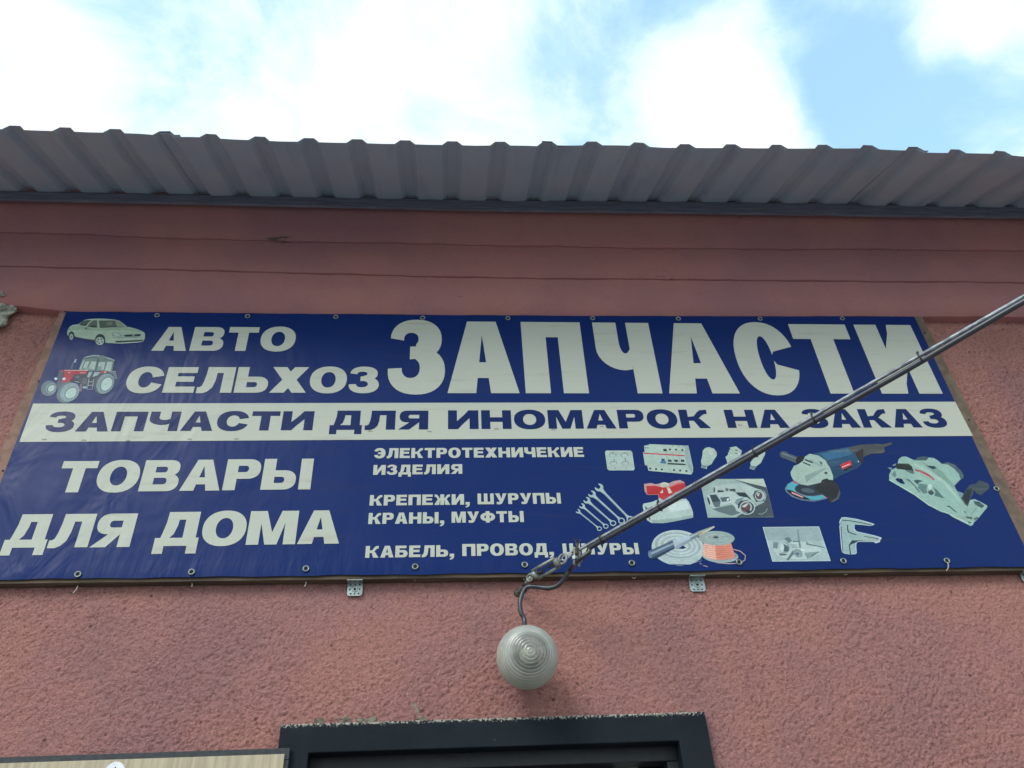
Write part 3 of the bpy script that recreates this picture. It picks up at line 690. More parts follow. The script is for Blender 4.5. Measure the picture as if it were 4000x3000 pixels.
def word_obj(V, F, y, mat, label):
    Vp = [(v[0], y, v[1]) for v in V]; F2 = []
    for f in F:
        a, b_, c = (Vp[i] for i in f); area = (b_[0] - a[0]) * (c[2] - a[2]) - (b_[2] - a[2]) * (c[0] - a[0]); F2.append(f if area > 0 else f[::-1])
    o = mesh_obj('lettering', Vp, F2, mat, sign); o['label'] = label; return o
YL = YBN - .0008; YL2 = YBN - .0016
lettering([('АВТО', (590, 1370), (1155, 1323), (1277, 1278), (1370, 1371))], YL, m_cream, 'cream word beside the car,', .33, .235, .10)
lettering([('СЕЛЬХОЗ', (494, 1489), (1480, 1498), (1434, 1434), (1534, 1534))], YL, m_cream, 'cream word beside the tractor,', .33, .235, .07)
big = [('З', (1514, 1457), (1738, 1480)), ('А', (1748, 1538), (2030, 1538)), ('П', (2054, 1537), (2301, 1537)), ('Ч', (2313, 1263), (2588, 1537)), ('А', (2614, 1536), (2890, 1535)), ('С', (2856, 1331), (3121, 1444)), ('Т', (3077, 1263), (3297, 1263)), ('И', (3331, 1263), (3681, 1534))]
V = []; F = []
for c, l, r_ in big:
    x0, x1 = P(*l, YL).x, P(*r_, YL).x; z0 = P(2600, 1536.5, YL).z; z1 = P(2600, 1262, YL).z
    letter_mesh(V, F, c, x0, x1, z0, z1, .262, .225)
word_obj(V, F, YL, m_cream, 'largest cream word, at upper right, ЗАПЧАСТИ')
lettering([('ЗАПЧАСТИ', (175, 1674), (1220, 1679), (1609, 1606), (1686, 1680)), ('ДЛЯ', (1284, 1695), (1672, 1677), (1604, 1604), (1679, 1677)),
           ('ИНОМАРОК', (1750, 1674), (2778, 1672), (1603, 1600), (1676, 1672)), ('НА', (2826, 1601), (3086, 1671), (1601, 1600), (1671, 1671)), ('ЗАКАЗ', (3128, 1611), (3700, 1652), (1599, 1597), (1671, 1669))],
          YL2, m_navy, 'navy word on the cream stripe,', .31, .24, .10)
lettering([('ТОВАРЫ', (241, 1828), (1212, 1911), (1802, 1791), (1924, 1911))], YL, m_cream, 'cream word at lower left,', .33, .235, .07)
lettering([('ДЛЯ', (-6, 2175), (505, 2137), (2010, 2006), (2140, 2137)), ('ДОМА', (590, 2165), (1324, 2123), (2001, 1993), (2134, 2123))], YL, m_cream, 'cream word at bottom left,', .33, .235, .05)
small = dict(s=.335, t=.225, gap=.12)
lettering([('ЭЛЕКТРОТЕХНИЧЕКИЕ', (1460, 1777), (2282, 1784.5), (1751, 1746.5), (1790, 1784.5))], YL, m_cream, 'small cream word,', **small)
lettering([('ИЗДЕЛИЯ', (1457, 1855), (1806, 1850.5), (1816.6, 1813), (1855, 1850.5))], YL, m_cream, 'small cream word,', **small)
lettering([('КРЕПЕЖИ,', (1443, 1975), (1835, 1971), (1934, 1930), (1975, 1971)), ('ШУРУПЫ', (1866, 1970), (2192, 1967), (1928, 1925), (1970, 1967))], YL, m_cream, 'small cream word,', **small)
lettering([('КРАНЫ,', (1438, 2047), (1735, 2043), (2004, 2000), (2047, 2044)), ('МУФТЫ', (1764, 2042), (2047, 2039), (1999, 1996), (2042, 2039))], YL, m_cream, 'small cream word,', **small)
lettering([('КАБЕЛЬ,', (1426, 2179), (1774, 2172), (2133, 2129), (2179, 2174)), ('ПРОВОД,', (1806, 2172), (2164, 2166), (2125, 2122), (2172, 2167)), ('ШНУРЫ', (2200, 2165), (2498, 2165), (2123, 2121), (2166, 2165))], YL, m_cream, 'small cream word,', **small)

# ---- printed pictures: flat print, traced shape by shape -----------------
INK = 1.14
def picture(name, ox, oy, k, shapes, label, lift=0.0):
    conv = [(c, [XZ(ox + x / k, oy + y / k, YL) for x, y in poly]) for c, poly in shapes]
    return print_obj(name, conv, YL - lift, m_ink, sign, INK, label)
W1, W2 = '#98a897', '#9fb0a7'
picture('printed_car', 240, 1220, 6.144, [
 ('#26314a', [(320, 580), (650, 640), (820, 660), (900, 790), (1060, 740), (1100, 730), (800, 720), (380, 625)]),
 (W1, [(135, 480), (150, 430), (200, 345), (270, 300), (400, 285), (470, 240), (560, 180), (680, 160), (860, 152), (1050, 155), (1290, 178), (1400, 205), (1500, 280), (1580, 345), (1700, 370), (1850, 415), (1950, 460), (2003, 500), (2005, 620), (1960, 700), (1800, 722), (1450, 745), (1280, 742), (1060, 735), (1040, 600), (800, 660), (640, 640), (350, 590), (300, 560), (170, 560), (140, 540)]),
 ('#8a9a88', [(150, 430), (270, 340), (560, 350), (900, 390), (1500, 370), (1850, 430), (1900, 470), (1500, 420), (900, 440), (300, 420)]),
 ('#4a5552', [(420, 285), (510, 215), (590, 185), (720, 185), (640, 260), (590, 330), (480, 320)]),
 ('#59625c', [(610, 345), (680, 260), (760, 195), (850, 190), (865, 370), (700, 358)]), ('#2b3440', [(700, 325), (800, 320), (850, 370), (700, 358)]),
 ('#525c55', [(900, 200), (1250, 195), (1330, 200), (1350, 345), (1300, 350), (920, 370)]), ('#7f8d7c', [(1310, 200), (1410, 220), (1540, 345), (1340, 348), (1300, 260)]),
 ('#6b7670', [(1080, 230), (1200, 220), (1230, 300), (1100, 310)]), ('#39433f', [(900, 366), (1300, 347), (1600, 347), (1600, 356), (1300, 360), (900, 376)]),
 ('#bcc6b8', [(560, 182), (860, 152), (1290, 176), (1290, 186), (860, 164), (600, 190)]),
 ('#2c3840', ell(240, 560, 74, 104, 24)), ('#8e9d96', ell(238, 588, 44, 74, 20)), ('#5b6a68', ell(236, 590, 16, 30, 12)),
 ('#2f3a42', ell(930, 655, 122, 138, 30)), ('#95a49c', ell(920, 690, 100, 96, 30)),
 *[('#3a474c', ell(920 + 58 * math.cos(a), 690 + 55 * math.sin(a), 22, 18, 10)) for a in (-2.2, -.9, .35, 1.75, 3.0)],
 ('#7f9088', [(1210, 490), (1300, 478), (1400, 510), (1505, 575), (1380, 592), (1210, 572)]), ('#a3b0a7', [(1240, 500), (1300, 495), (1380, 530), (1420, 575), (1300, 570)]),
 ('#232e36', [(1495, 540), (1910, 520), (1890, 575), (1520, 588)]), ('#6f7d80', [(1690, 535), (1760, 532), (1765, 570), (1700, 572)]), ('#26343a', [(1285, 690), (1970, 655), (1940, 697), (1320, 728)]),
 ('#7b8a86', [(1210, 600), (1900, 590), (1960, 610), (1500, 622), (1212, 618)]), ('#3d4640', ell(595, 382, 28, 18, 10)), ('#b4c0b5', [(1270, 735), (1450, 738), (1800, 714), (1960, 694), (1950, 706), (1800, 726), (1450, 748), (1270, 744)]),
], 'picture of a pale saloon car')
def wheel(cx, cy, rx, ry, rot, n=46, d=.05): return [(cx + p[0], cy + p[1]) for i, p in enumerate([(a * (1 + d * (i % 2)), b * (1 + d * (i % 2))) for i, (a, b) in enumerate(ell(0, 0, rx, ry, n, rot))])]
picture('printed_tractor', 140, 1370, 6.506, [
 ('#3d4f6b', [(860, 470), (900, 380), (990, 180), (1005, 110), (1015, 180), (960, 380), (950, 470)]), ('#a0b0b8', [(970, 290), (1010, 215), (1040, 215), (1010, 300), (980, 305)]),
 ('#5b706f', [(1095, 470), (1185, 220), (1255, 155), (1450, 112), (1620, 120), (1700, 118), (1880, 185), (2005, 240), (1985, 320), (1945, 520), (1330, 525), (1120, 490)]),
 ('#95a5a0', [(1190, 205), (1260, 152), (1450, 110), (1620, 118), (1620, 136), (1450, 132), (1270, 175)]), ('#95a5a0', [(1740, 165), (1880, 185), (2005, 238), (2000, 256), (1870, 212)]),
 ('#98aaa2', [(1105, 465), (1200, 240), (1245, 225), (1165, 440), (1165, 480)]), ('#98aaa2', [(1260, 275), (1362, 268), (1295, 440), (1188, 452)]), ('#9aaca4', [(1420, 268), (1550, 275), (1500, 480), (1400, 470), (1340, 430)]),
 ('#9aaca4', [(1600, 300), (1765, 285), (1722, 490), (1562, 482)]), ('#9cada5', [(1822, 280), (1952, 280), (1905, 515), (1748, 505)]), ('#6f8685', [(1570, 400), (1680, 400), (1660, 480), (1560, 480)]), ('#7d928d', [(1210, 440), (1360, 420), (1440, 470), (1260, 490)]),
 ('#3f5560', [(1230, 180), (1450, 150), (1570, 160), (1560, 185), (1440, 185), (1240, 215)]), ('#46555a', [(1560, 190), (1620, 190), (1540, 520), (1490, 500)]),
 ('#4d5a68', [(560, 760), (900, 790), (1100, 850), (900, 900), (700, 930), (560, 1000), (520, 850)]),
 ('#333d47', [(950, 600), (1650, 550), (1600, 720), (1450, 900), (1180, 890), (1130, 830), (900, 780), (930, 680)]), ('#55626a', [(1000, 640), (1100, 625), (1110, 700), (1010, 700)]), ('#52505c', [(1180, 700), (1300, 690), (1290, 840), (1190, 850)]), ('#8b989c', [(985, 775), (1110, 795), (1100, 810), (990, 790)]),
 ('#4a5566', [(590, 500), (710, 498), (690, 740), (570, 780), (540, 700)]),
 ('#a53242', [(620, 490), (1330, 490), (1290, 590), (960, 600), (930, 680), (880, 780), (800, 800), (600, 790), (690, 740), (718, 520), (640, 515)]), ('#8e2b3c', [(715, 585), (960, 590), (955, 600), (715, 596)]),
 ('#c8b4b0', [(730, 488), (1320, 488), (1320, 506), (725, 503)]), ('#c29a98', [(830, 545), (885, 545), (870, 570), (820, 572)]), ('#bd8d8e', [(1130, 548), (1255, 553), (1250, 574), (1130, 570)]),
 ('#5a6a70', [(1830, 520), (2030, 520), (2075, 715), (2000, 720), (1960, 600), (1850, 560)]), ('#a53a48', [(1640, 515), (1835, 518), (1790, 570), (1640, 600)]), ('#d0b8b4', [(1740, 540), (1800, 530), (1780, 560), (1730, 565)]), ('#8a9a9c', [(1835, 512), (2030, 518), (2032, 532), (1840, 528)]),
 ('#8a9da2', [(1345, 540), (1445, 530), (1362, 682), (1300, 672)]), ('#8a9da2', [(1495, 540), (1640, 540), (1580, 620), (1432, 672)]), ('#26303a', [(1350, 700), (1480, 690), (1460, 880), (1330, 880)]),
 *[('#9aabb4', line(l, 12)) for l in ([(1350, 710), (1325, 870), (1310, 980), (1430, 985), (1470, 720)], [(1345, 785), (1460, 790)], [(1330, 880), (1450, 880)])],
 ('#8a9da2', [(1180, 900), (1300, 910), (1300, 960), (1200, 960)]), ('#b9c7cf', ell(508, 712, 40, 36, 14)), ('#b9c7cf', ell(715, 714, 45, 32, 14, -.4)),
 ('#6d5a66', [(1120, 860), (1165, 830), (1180, 1000), (1150, 1060), (1110, 1040)]),
 ('#3b4652', wheel(1720, 835, 235, 285, .6)), ('#71858a', wheel(1765, 835, 205, 268, .55)), ('#4f6068', ell(1800, 845, 150, 205, 26, .6)), ('#a2b6b0', ell(1800, 848, 128, 182, 26, .6)), ('#6c8080', ell(1770, 850, 14, 14, 8)),
 ('#5c6d76', wheel(330, 955, 185, 205, .9)), ('#7d9095', ell(385, 955, 120, 140, 24, .8)), ('#4f6069', ell(390, 955, 95, 122, 24, .8)), ('#a3b5b0', ell(392, 955, 70, 98, 20, .8)),
 ('#5a6b74', wheel(800, 1070, 225, 290, .85)), ('#7c8f93', wheel(865, 1055, 205, 265, .85)), ('#4f6069', ell(893, 1075, 132, 178, 26, .85)), ('#a2b6b0', ell(896, 1077, 116, 162, 26, .85)),
], 'picture of a red tractor')
picture('printed_angle_grinder', 3020, 1700, 4.424, [
 ('#5b6c85', [(200, 920), (250, 840), (340, 790), (600, 800), (1000, 1000), (930, 1100), (700, 1150), (500, 1130), (330, 1070), (220, 980)]),
 ('#4f9aa6', [(235, 920), (260, 850), (330, 805), (425, 845), (375, 910), (400, 980), (560, 1050), (700, 1060), (860, 1035), (930, 1075), (800, 1110), (650, 1115), (450, 1070), (240, 935)]),
 ('#232a33', [(240, 935), (330, 958), (520, 1048), (650, 1112), (540, 1112), (380, 1064), (262, 992)]), ('#b0303c', [(310, 972), (350, 982), (535, 1060), (524, 1088), (316, 1002)]), *[('#d0bcbc', [(325 + 24 * i, 986 + 10 * i), (342 + 24 * i, 993 + 10 * i), (340 + 24 * i, 1010 + 10 * i), (322 + 24 * i, 1002 + 10 * i)]) for i in range(8)],
 ('#b0303c', [(340, 790), (428, 830), (402, 842), (333, 803)]), ('#b0303c', [(845, 1018), (938, 1070), (910, 1080)]),
 ('#2f3742', ell(640, 935, 265, 112, 30, .05)), ('#4b5863', ell(600, 955, 120, 40, 20, .15)),
 ('#2c2d31', [(720, 900), (840, 780), (960, 745), (1060, 790), (1130, 860), (1165, 1010), (1130, 1100), (1050, 1150), (980, 1165), (940, 1080), (820, 1010)]), ('#4c5056', [(1145, 940), (1165, 1010), (1130, 1100), (1050, 1150), (985, 1165), (1100, 1080)]),
 ('#4a545e', [(110, 330), (130, 290), (160, 272), (240, 290), (260, 315), (440, 380), (400, 485), (200, 405), (140, 385)]), ('#66727a', [(150, 310), (165, 300), (400, 395), (395, 410), (160, 330)]), ('#24272e', ell(470, 432, 82, 74, 20, -.7)),
 ('#2c4b66', [(680, 320), (1000, 255), (1300, 205), (1420, 320), (1560, 370), (1550, 480), (1450, 570), (1130, 715), (1040, 775), (960, 500), (880, 410)]), ('#3a6180', [(800, 320), (1290, 225), (1380, 320), (1180, 380), (940, 430)]), ('#24405a', [(1000, 560), (1300, 470), (1520, 480), (1440, 570), (1130, 712), (1040, 770)]),
 ('#45494c', [(1300, 210), (1500, 165), (1800, 145), (1880, 160), (2040, 120), (2062, 155), (1920, 210), (1932, 290), (1880, 312), (1700, 320), (1566, 375), (1545, 480), (1440, 360)]), ('#332f33', [(1420, 290), (1560, 230), (1560, 480), (1530, 500), (1430, 350)]), ('#c7d0d4', ell(1472, 455, 9, 12, 8)),
 ('#97aaa1', [(300, 640), (330, 590), (360, 530), (440, 500), (520, 440), (550, 370), (630, 320), (780, 350), (900, 430), (980, 560), (1035, 700), (1035, 775), (970, 770), (930, 745), (850, 770), (820, 820), (600, 870), (480, 850), (350, 780), (310, 700)]),
 ('#7e938c', [(540, 700), (900, 560), (920, 580), (600, 790), (580, 830)]), ('#869a92', [(640, 400), (860, 520), (840, 560), (620, 450)]),
 ('#2f3a3c', [(550, 408), (692, 463), (682, 487), (543, 432)]), ('#2f3a3c', [(515, 458), (652, 513), (640, 532), (510, 477)]), ('#3a4749', ell(912, 652, 28, 22, 12)), ('#4e5c5c', [(790, 440), (850, 470), (850, 510), (820, 500)]),
 ('#b5343a', [(1158, 510), (1330, 433), (1372, 512), (1195, 592)]), ('#1e2328', [(1212, 592), (1362, 530), (1375, 552), (1235, 617)]), *[('#d6c4c2', [(1190 + 29 * i, 545 - 12 * i), (1210 + 29 * i, 537 - 12 * i), (1214 + 29 * i, 553 - 12 * i), (1194 + 29 * i, 561 - 12 * i)]) for i in range(5)],
], 'picture of a blue angle grinder')
picture('printed_circular_saw', 3440, 1760, 4.809, [
 ('#44525c', [(620, 185), (700, 125), (800, 108), (910, 125), (870, 200), (700, 200)]), ('#4b5a66', [(1160, 245), (1260, 217), (1400, 270), (1520, 390), (1562, 470), (1555, 515), (1490, 560), (1380, 400)]),
 ('#8aa79d', [(160, 560), (160, 450), (200, 370), (290, 320), (320, 240), (340, 160), (400, 115), (480, 112), (560, 150), (640, 185), (860, 185), (900, 130), (1000, 140), (1080, 190), (1150, 250), (1260, 262), (1380, 340), (1470, 440), (1500, 540), (1385, 660), (1450, 800), (1530, 930), (1630, 1050), (1680, 930), (1760, 910), (1850, 950), (2000, 1030), (2000, 1070), (1870, 1230), (1790, 1320), (1750, 1350), (1740, 1390), (1690, 1420), (1640, 1390), (1560, 1350), (1370, 1260), (1270, 1190), (1130, 1150), (900, 1030), (640, 840), (300, 640)]),
 ('#a3bcb2', [(160, 540), (300, 620), (640, 815), (900, 1005), (1130, 1125), (1270, 1165), (1640, 1350), (1640, 1390), (1560, 1350), (1270, 1190), (900, 1030), (640, 840), (300, 640), (160, 560)]),
 ('#789488', [(740, 200), (1150, 380), (1380, 660), (1460, 800), (1250, 600), (900, 330)]), ('#9db4a9', [(640, 230), (900, 370), (1200, 570), (1400, 800), (1550, 1020), (1480, 960), (1150, 590), (640, 270)]),
 ('#151f4c', [(275, 540), (310, 515), (400, 530), (460, 630), (380, 620), (300, 570)]), ('#5f7a78', [(205, 450), (270, 370), (300, 470), (270, 510)]),
 ('#28332f', [(280, 270), (330, 240), (520, 245), (590, 300), (632, 440), (560, 400), (450, 360), (300, 345)]), ('#56686a', [(450, 362), (590, 370), (630, 440), (560, 430)]), ('#6c7d86', [(125, 315), (210, 320), (225, 350), (190, 365)]), ('#6c7d86', [(220, 270), (290, 240), (280, 285), (230, 290)]),
 ('#3d4752', [(1520, 900), (1600, 740), (1680, 640), (1790, 620), (1850, 560), (2000, 610), (2050, 660), (2030, 720), (1890, 840), (1820, 820), (1745, 750), (1745, 800), (1690, 900), (1640, 1040), (1590, 1020)]), ('#2a3338', [(1540, 890), (1620, 720), (1730, 700), (1680, 880), (1630, 1030)]),
 ('#6e858a', [(1440, 760), (1560, 805), (1520, 890), (1480, 860)]), ('#9c4a50', [(640, 345), (760, 375), (900, 440), (1015, 540), (990, 557), (880, 480), (760, 420), (650, 377)]), *[('#c9a9a6', [(730 + 32 * i, 392 + 17 * i), (748 + 32 * i, 400 + 17 * i), (744 + 32 * i, 412 + 17 * i), (726 + 32 * i, 404 + 17 * i)]) for i in range(8)],
 ('#2c4150', [(850, 283), (1000, 290), (1062, 330), (980, 352)]), ('#3c5354', [(620, 560), (700, 545), (800, 570), (720, 600), (700, 640), (650, 600)]), ('#5c7876', [(720, 620), (880, 640), (860, 720), (880, 800), (800, 810), (700, 700)]), ('#43595a', [(630, 640), (680, 700), (760, 800), (700, 760), (640, 680)]),
 ('#4f6a68', [(980, 680), (1060, 740), (1200, 900), (1010, 850), (1030, 780)]), ('#374a4c', [(890, 760), (960, 740), (1010, 800), (960, 840), (900, 810)]), ('#4f6866', [(455, 525), (540, 545), (640, 650), (620, 660), (560, 600)]), ('#b3c6bd', ell(925, 680, 40, 50, 12)),
 ('#3c5455', [(1210, 1042), (1290, 1035), (1450, 1170), (1380, 1140), (1300, 1070)]), ('#3a4f53', [(1740, 950), (1850, 960), (1950, 1040), (1900, 1082), (1780, 1020)]), ('#3b4f52', [(1590, 1230), (1720, 1250), (1720, 1292), (1620, 1272)]), ('#2d4347', [(1610, 1322), (1700, 1350), (1680, 1370)]), ('#55696b', [(1740, 1280), (1800, 1238), (1845, 1260), (1780, 1322)]),
 ('#4f6668', line([(1680, 1220), (1740, 1150), (1800, 1080)], 9)), ('#4c6264', [(1560, 1130), (1600, 1150), (1600, 1180), (1565, 1155)]),
], 'picture of a pale circular saw')
D1 = '#39453f'
picture('printed_wall_socket', 2340, 1710, 3.568, [
 ('#9fb0aa', [(83, 200), (98, 178), (440, 178), (462, 200), (497, 435), (480, 455), (140, 455), (115, 435)]),
 *[('#869793', ell(x, y, 56, 32, 20)) for x, y in ((192, 238), (352, 238), (202, 352), (366, 352))], *[('#a5b6b0', ell(x, y + 8, 40, 20, 16)) for x, y in ((192, 238), (352, 238), (202, 352), (366, 352))],
 *[(D1, ell(x, y, 9, 6, 8)) for x, y in ((190, 208), (352, 208), (210, 306), (368, 306), (212, 325), (370, 322), (222, 424), (382, 422), (320, 255), (360, 285))],
], 'picture of a four-way wall socket')
picture('printed_circuit_breaker', 2340, 1710, 3.568, [
 ('#9fb0a7', [(627, 110), (690, 100), (700, 88), (1245, 110), (1268, 215), (1310, 410), (1310, 470), (1285, 513), (690, 460), (670, 385), (640, 385), (615, 230), (610, 200), (635, 200)]), ('#879b98', [(1200, 122), (1245, 115), (1308, 440), (1285, 500), (1200, 300)]),
 ('#b23246', [(615, 207), (1195, 242), (1195, 258), (615, 223)]), ('#3c6a90', [(868, 290), (915, 292), (918, 325), (935, 330), (935, 360), (856, 355), (858, 325), (868, 320)]), ('#24405a', [(874, 296), (910, 298), (910, 318), (876, 316)]),
 *[('#333c3c', [(x, 303), (x + 50, 306), (x + 52, 338), (x + 2, 335)]) for x in (960, 1048, 1138)], ('#222b2a', [(955, 350), (1205, 362), (1207, 382), (955, 372)]), ('#26302f', [(895, 155), (943, 158), (943, 190), (897, 187)]),
 *[('#333d3c', ell(x, y, 16, 15, 10)) for x, y in ((988, 163), (1073, 166), (1160, 172), (713, 430), (795, 436), (875, 442), (1045, 450), (1130, 457), (1218, 463))], *[(D1, ell(x, y, 9, 9, 8)) for x, y in ((645, 140), (680, 142))],
 *[('#6b7b78', line([(x, 190), (x + 8, 345)], 4)) for x in (942, 1028, 1112)], ('#6b7b78', line([(950, 375), (970, 405), (1000, 480)], 4)), *[('#444f4e', [(x, 112), (x + 24, 113), (x + 24, 121), (x, 120)]) for x in (1015, 1098, 1176)],
], 'picture of a circuit breaker block')
picture('printed_round_bulb', 2340, 1710, 3.568, [('#9fafa5', [(1445, 180), (1480, 142), (1530, 130), (1600, 150), (1640, 200), (1640, 250), (1600, 310), (1565, 370), (1510, 395), (1500, 437), (1420, 415), (1430, 375), (1420, 330), (1440, 250)]), ('#6a7c80', [(1430, 378), (1500, 388), (1492, 430), (1425, 412)]), ('#b0bfb4', ell(1560, 200, 40, 36, 14))], 'picture of a round light bulb')
picture('printed_spiral_bulb', 2340, 1710, 3.568, [('#9fafa5', [(1820, 135), (1910, 120), (1990, 180), (1985, 210), (1975, 240), (1960, 270), (1955, 320), (1870, 420), (1775, 415), (1790, 370), (1780, 320), (1760, 270), (1800, 235), (1795, 210), (1815, 195), (1810, 175), (1830, 160)]), ('#20305a', [(1890, 160), (1942, 170), (1910, 182)]), ('#20305a', [(1880, 205), (1935, 215), (1910, 224)]), ('#7d8f8a', line([(1820, 165), (1900, 185), (1980, 205)], 5)), ('#7d8f8a', line([(1810, 205), (1880, 230), (1960, 250)], 5)), ('#6a7c80', [(1788, 368), (1858, 372), (1858, 412), (1778, 412)])], 'picture of a spiral light bulb')
picture('printed_candle_bulb', 2000, 1700, 2.212, [('#9fafa5', [(2060, 235), (2082, 205), (2190, 140), (2185, 170), (2150, 240), (2120, 262), (2112, 270), (2090, 302), (2053, 287), (2062, 260)]), ('#6a7c80', [(2062, 262), (2112, 268), (2090, 300), (2056, 285)])], 'picture of a candle light bulb')
def wrench(hx, hy, rx_, ry_, R0, R1):
    dx, dy = rx_ - hx, ry_ - hy; L = math.hypot(dx, dy); ux, uy = dx / L, dy / L; nx, ny = -uy, ux
    def q(a, b_): return (hx + ux * a + nx * b_, hy + uy * a + ny * b_)
    s = []
    for (c, g_) in (('#4c5b78', 7), ('#98aaa9', 0)):
        s += [(c, ell(hx, hy, R0 + g_, R0 * .92 + g_, 26)), (c, ell(rx_, ry_, R1 + g_, R1 * .92 + g_, 26)),
              (c, [q(R0 * .6, -R0 * .52 - g_), q(R0 * 1.9, -R0 * .26 - g_), q(L - R1 * 1.9, -R0 * .20 - g_), q(L - R1 * .6, -R1 * .5 - g_), q(L - R1 * .6, R1 * .5 + g_), q(L - R1 * 1.9, R0 * .20 + g_), q(R0 * 1.9, R0 * .26 + g_), q(R0 * .6, R0 * .52 + g_)])]
    s += [('#5d6d74', [q(R0 * 1.95, R0 * .10), q(L - R1 * 1.9, R0 * .08), q(L - R1 * 1.9, R0 * .14), q(R0 * 1.95, R0 * .18)])]
    a = math.atan2(-dy, -dx) - .12; jx, jy = math.cos(a), math.sin(a); kx, ky = -jy, jx
    def j(p, r): return (hx + jx * p + kx * r, hy + jy * p + ky * r)
    s += [(None, [j(-R0 * .05, -R0 * .42), j(R0 * 1.5, -R0 * .62), j(R0 * 1.5, R0 * .62), j(-R0 * .05, R0 * .42), j(-R0 * .28, 0)]), (None, ell(rx_, ry_, R1 * .68, R1 * .60, 20))]
    return s
for nm, a in zip(('shortest', 'second shortest', 'middle', 'second longest', 'longest'), ((355, 905, 868, 1322, 52, 57), (452, 778, 1025, 1265, 66, 62), (568, 640, 1197, 1190, 82, 72), (690, 490, 1400, 1132, 88, 78), (862, 335, 1608, 1098, 100, 84))):
    picture('printed_spanner', 2200, 1850, 6.144, wrench(*a), 'picture of the ' + nm + ' spanner')
picture('printed_ball_valve', 2480, 1850, 3.95, [
 ('#a5b5b1', [(120, 500), (130, 465), (270, 435), (330, 410), (600, 402), (790, 385), (830, 430), (870, 520), (895, 590), (900, 680), (800, 690), (600, 740), (450, 765), (260, 765), (190, 720), (140, 600)]), ('#b9c6c2', [(500, 470), (790, 410), (850, 540), (540, 600)]), ('#8c9e9c', [(260, 720), (600, 690), (890, 640), (900, 680), (600, 740), (450, 765), (260, 765)]),
 ('#56686a', [(155, 520), (170, 500), (210, 560), (240, 700), (235, 735), (190, 650)]), ('#a5b5b1', [(360, 400), (380, 340), (580, 340), (590, 400), (540, 450), (400, 450)]), ('#6d7c78', [(510, 360), (550, 365), (545, 388), (515, 385)]),
 ('#b08a8a', [(140, 160), (250, 145), (320, 165), (390, 150), (450, 130), (520, 150), (600, 115), (700, 98), (760, 130), (780, 190), (795, 265), (640, 290), (590, 340), (520, 420), (440, 415), (370, 380), (355, 325), (190, 330), (150, 270)]),
 ('#a83236', [(175, 195), (300, 185), (430, 215), (540, 205), (660, 150), (770, 140), (787, 262), (640, 280), (580, 320), (520, 415), (440, 410), (375, 370), (360, 320), (190, 325)]), ('#c24a4c', [(540, 205), (660, 150), (770, 140), (772, 156), (664, 168), (550, 218)]),
 ('#b5b9a8', ell(455, 172, 72, 38, 20)), ('#8d9184', ell(455, 178, 50, 22, 16)), ('#b5b9a8', ell(455, 172, 44, 18, 16)), ('#b5b9a8', [(430, 240), (435, 300), (385, 300)]), ('#b5b9a8', [(490, 215), (530, 210), (575, 295), (525, 310)]),
], 'picture of a ball valve with a red handle')
picture('printed_pipe_fittings', 2480, 1850, 3.95, [
 ('#8fa09d', [(1000, 85), (1985, 80), (2030, 210), (2145, 665), (2140, 672), (1125, 680)]), ('#a9b3a8', [(1540, 84), (1985, 80), (2026, 208)]), ('#454d53', [(1530, 92), (2028, 212), (2145, 668), (1560, 675), (1680, 600), (2000, 440), (1900, 240), (1700, 150)]), ('#5f6d6f', [(1190, 545), (1500, 480), (1640, 600), (1500, 650), (1290, 590)]),
 ('#a0aeaa', [(1210, 200), (1350, 170), (1640, 145), (1750, 190), (1880, 230), (1990, 260), (2030, 330), (2010, 410), (1900, 450), (1800, 400), (1720, 320), (1550, 270), (1250, 300)]), ('#333e42', [(1275, 255), (1370, 260), (1370, 300), (1280, 300)]), ('#56636a', [(1395, 228), (1440, 225), (1445, 272), (1400, 272)]), ('#3b474c', [(1450, 238), (1545, 232), (1560, 275), (1470, 270)]), ('#2f3a40', [(1560, 290), (1700, 290), (1800, 400), (1600, 350)]), ('#39454b', ell(1225, 250, 12, 46, 14)),
 ('#46525a', [(1850, 262), (1980, 258), (2022, 330), (1990, 425), (1870, 440), (1818, 340)]), ('#9dabaa', ell(1930, 345, 78, 80, 24)), ('#5a4a50', ell(1915, 340, 52, 56, 18)), ('#a8b4b2', [(1880, 300), (1925, 300), (1915, 350), (1890, 345)]),
 ('#a5b3b0', [(1110, 340), (1220, 295), (1500, 275), (1620, 350), (1740, 370), (1860, 500), (1820, 600), (1700, 635), (1560, 570), (1540, 500), (1480, 450), (1340, 490), (1230, 540), (1150, 480)]), ('#3c474e', [(1150, 330), (1250, 320), (1322, 420), (1310, 510), (1230, 520), (1195, 440)]), ('#5b686e', [(1200, 440), (1310, 425), (1312, 508), (1232, 520)]), ('#27333a', ell(1140, 420, 14, 66, 14, -.3)),
 ('#515f66', [(1310, 370), (1450, 355), (1470, 420), (1350, 440)]), ('#c2cecb', [(1415, 395), (1445, 375), (1450, 410), (1425, 420)]), ('#75858a', [(1560, 400), (1640, 375), (1700, 360), (1580, 490), (1540, 450)]), ('#343f47', [(1590, 470), (1640, 420), (1760, 400), (1700, 440), (1630, 520), (1590, 540)]),
 ('#aab8b6', ell(1735, 525, 118, 108, 28)), ('#39434a', ell(1735, 525, 104, 94, 28)), ('#92a09f', ell(1722, 520, 88, 84, 26)), ('#5e4349', ell(1710, 520, 72, 72, 22)), ('#b0bab8', [(1655, 500), (1735, 455), (1745, 480), (1700, 520), (1668, 520)]), ('#2c3238', [(1700, 575), (1770, 560), (1790, 590), (1740, 605)]), ('#8b999c', line([(1905, 620), (1960, 625), (2020, 590), (2045, 540)], 9)),
], 'picture of two chromed pipe fittings')
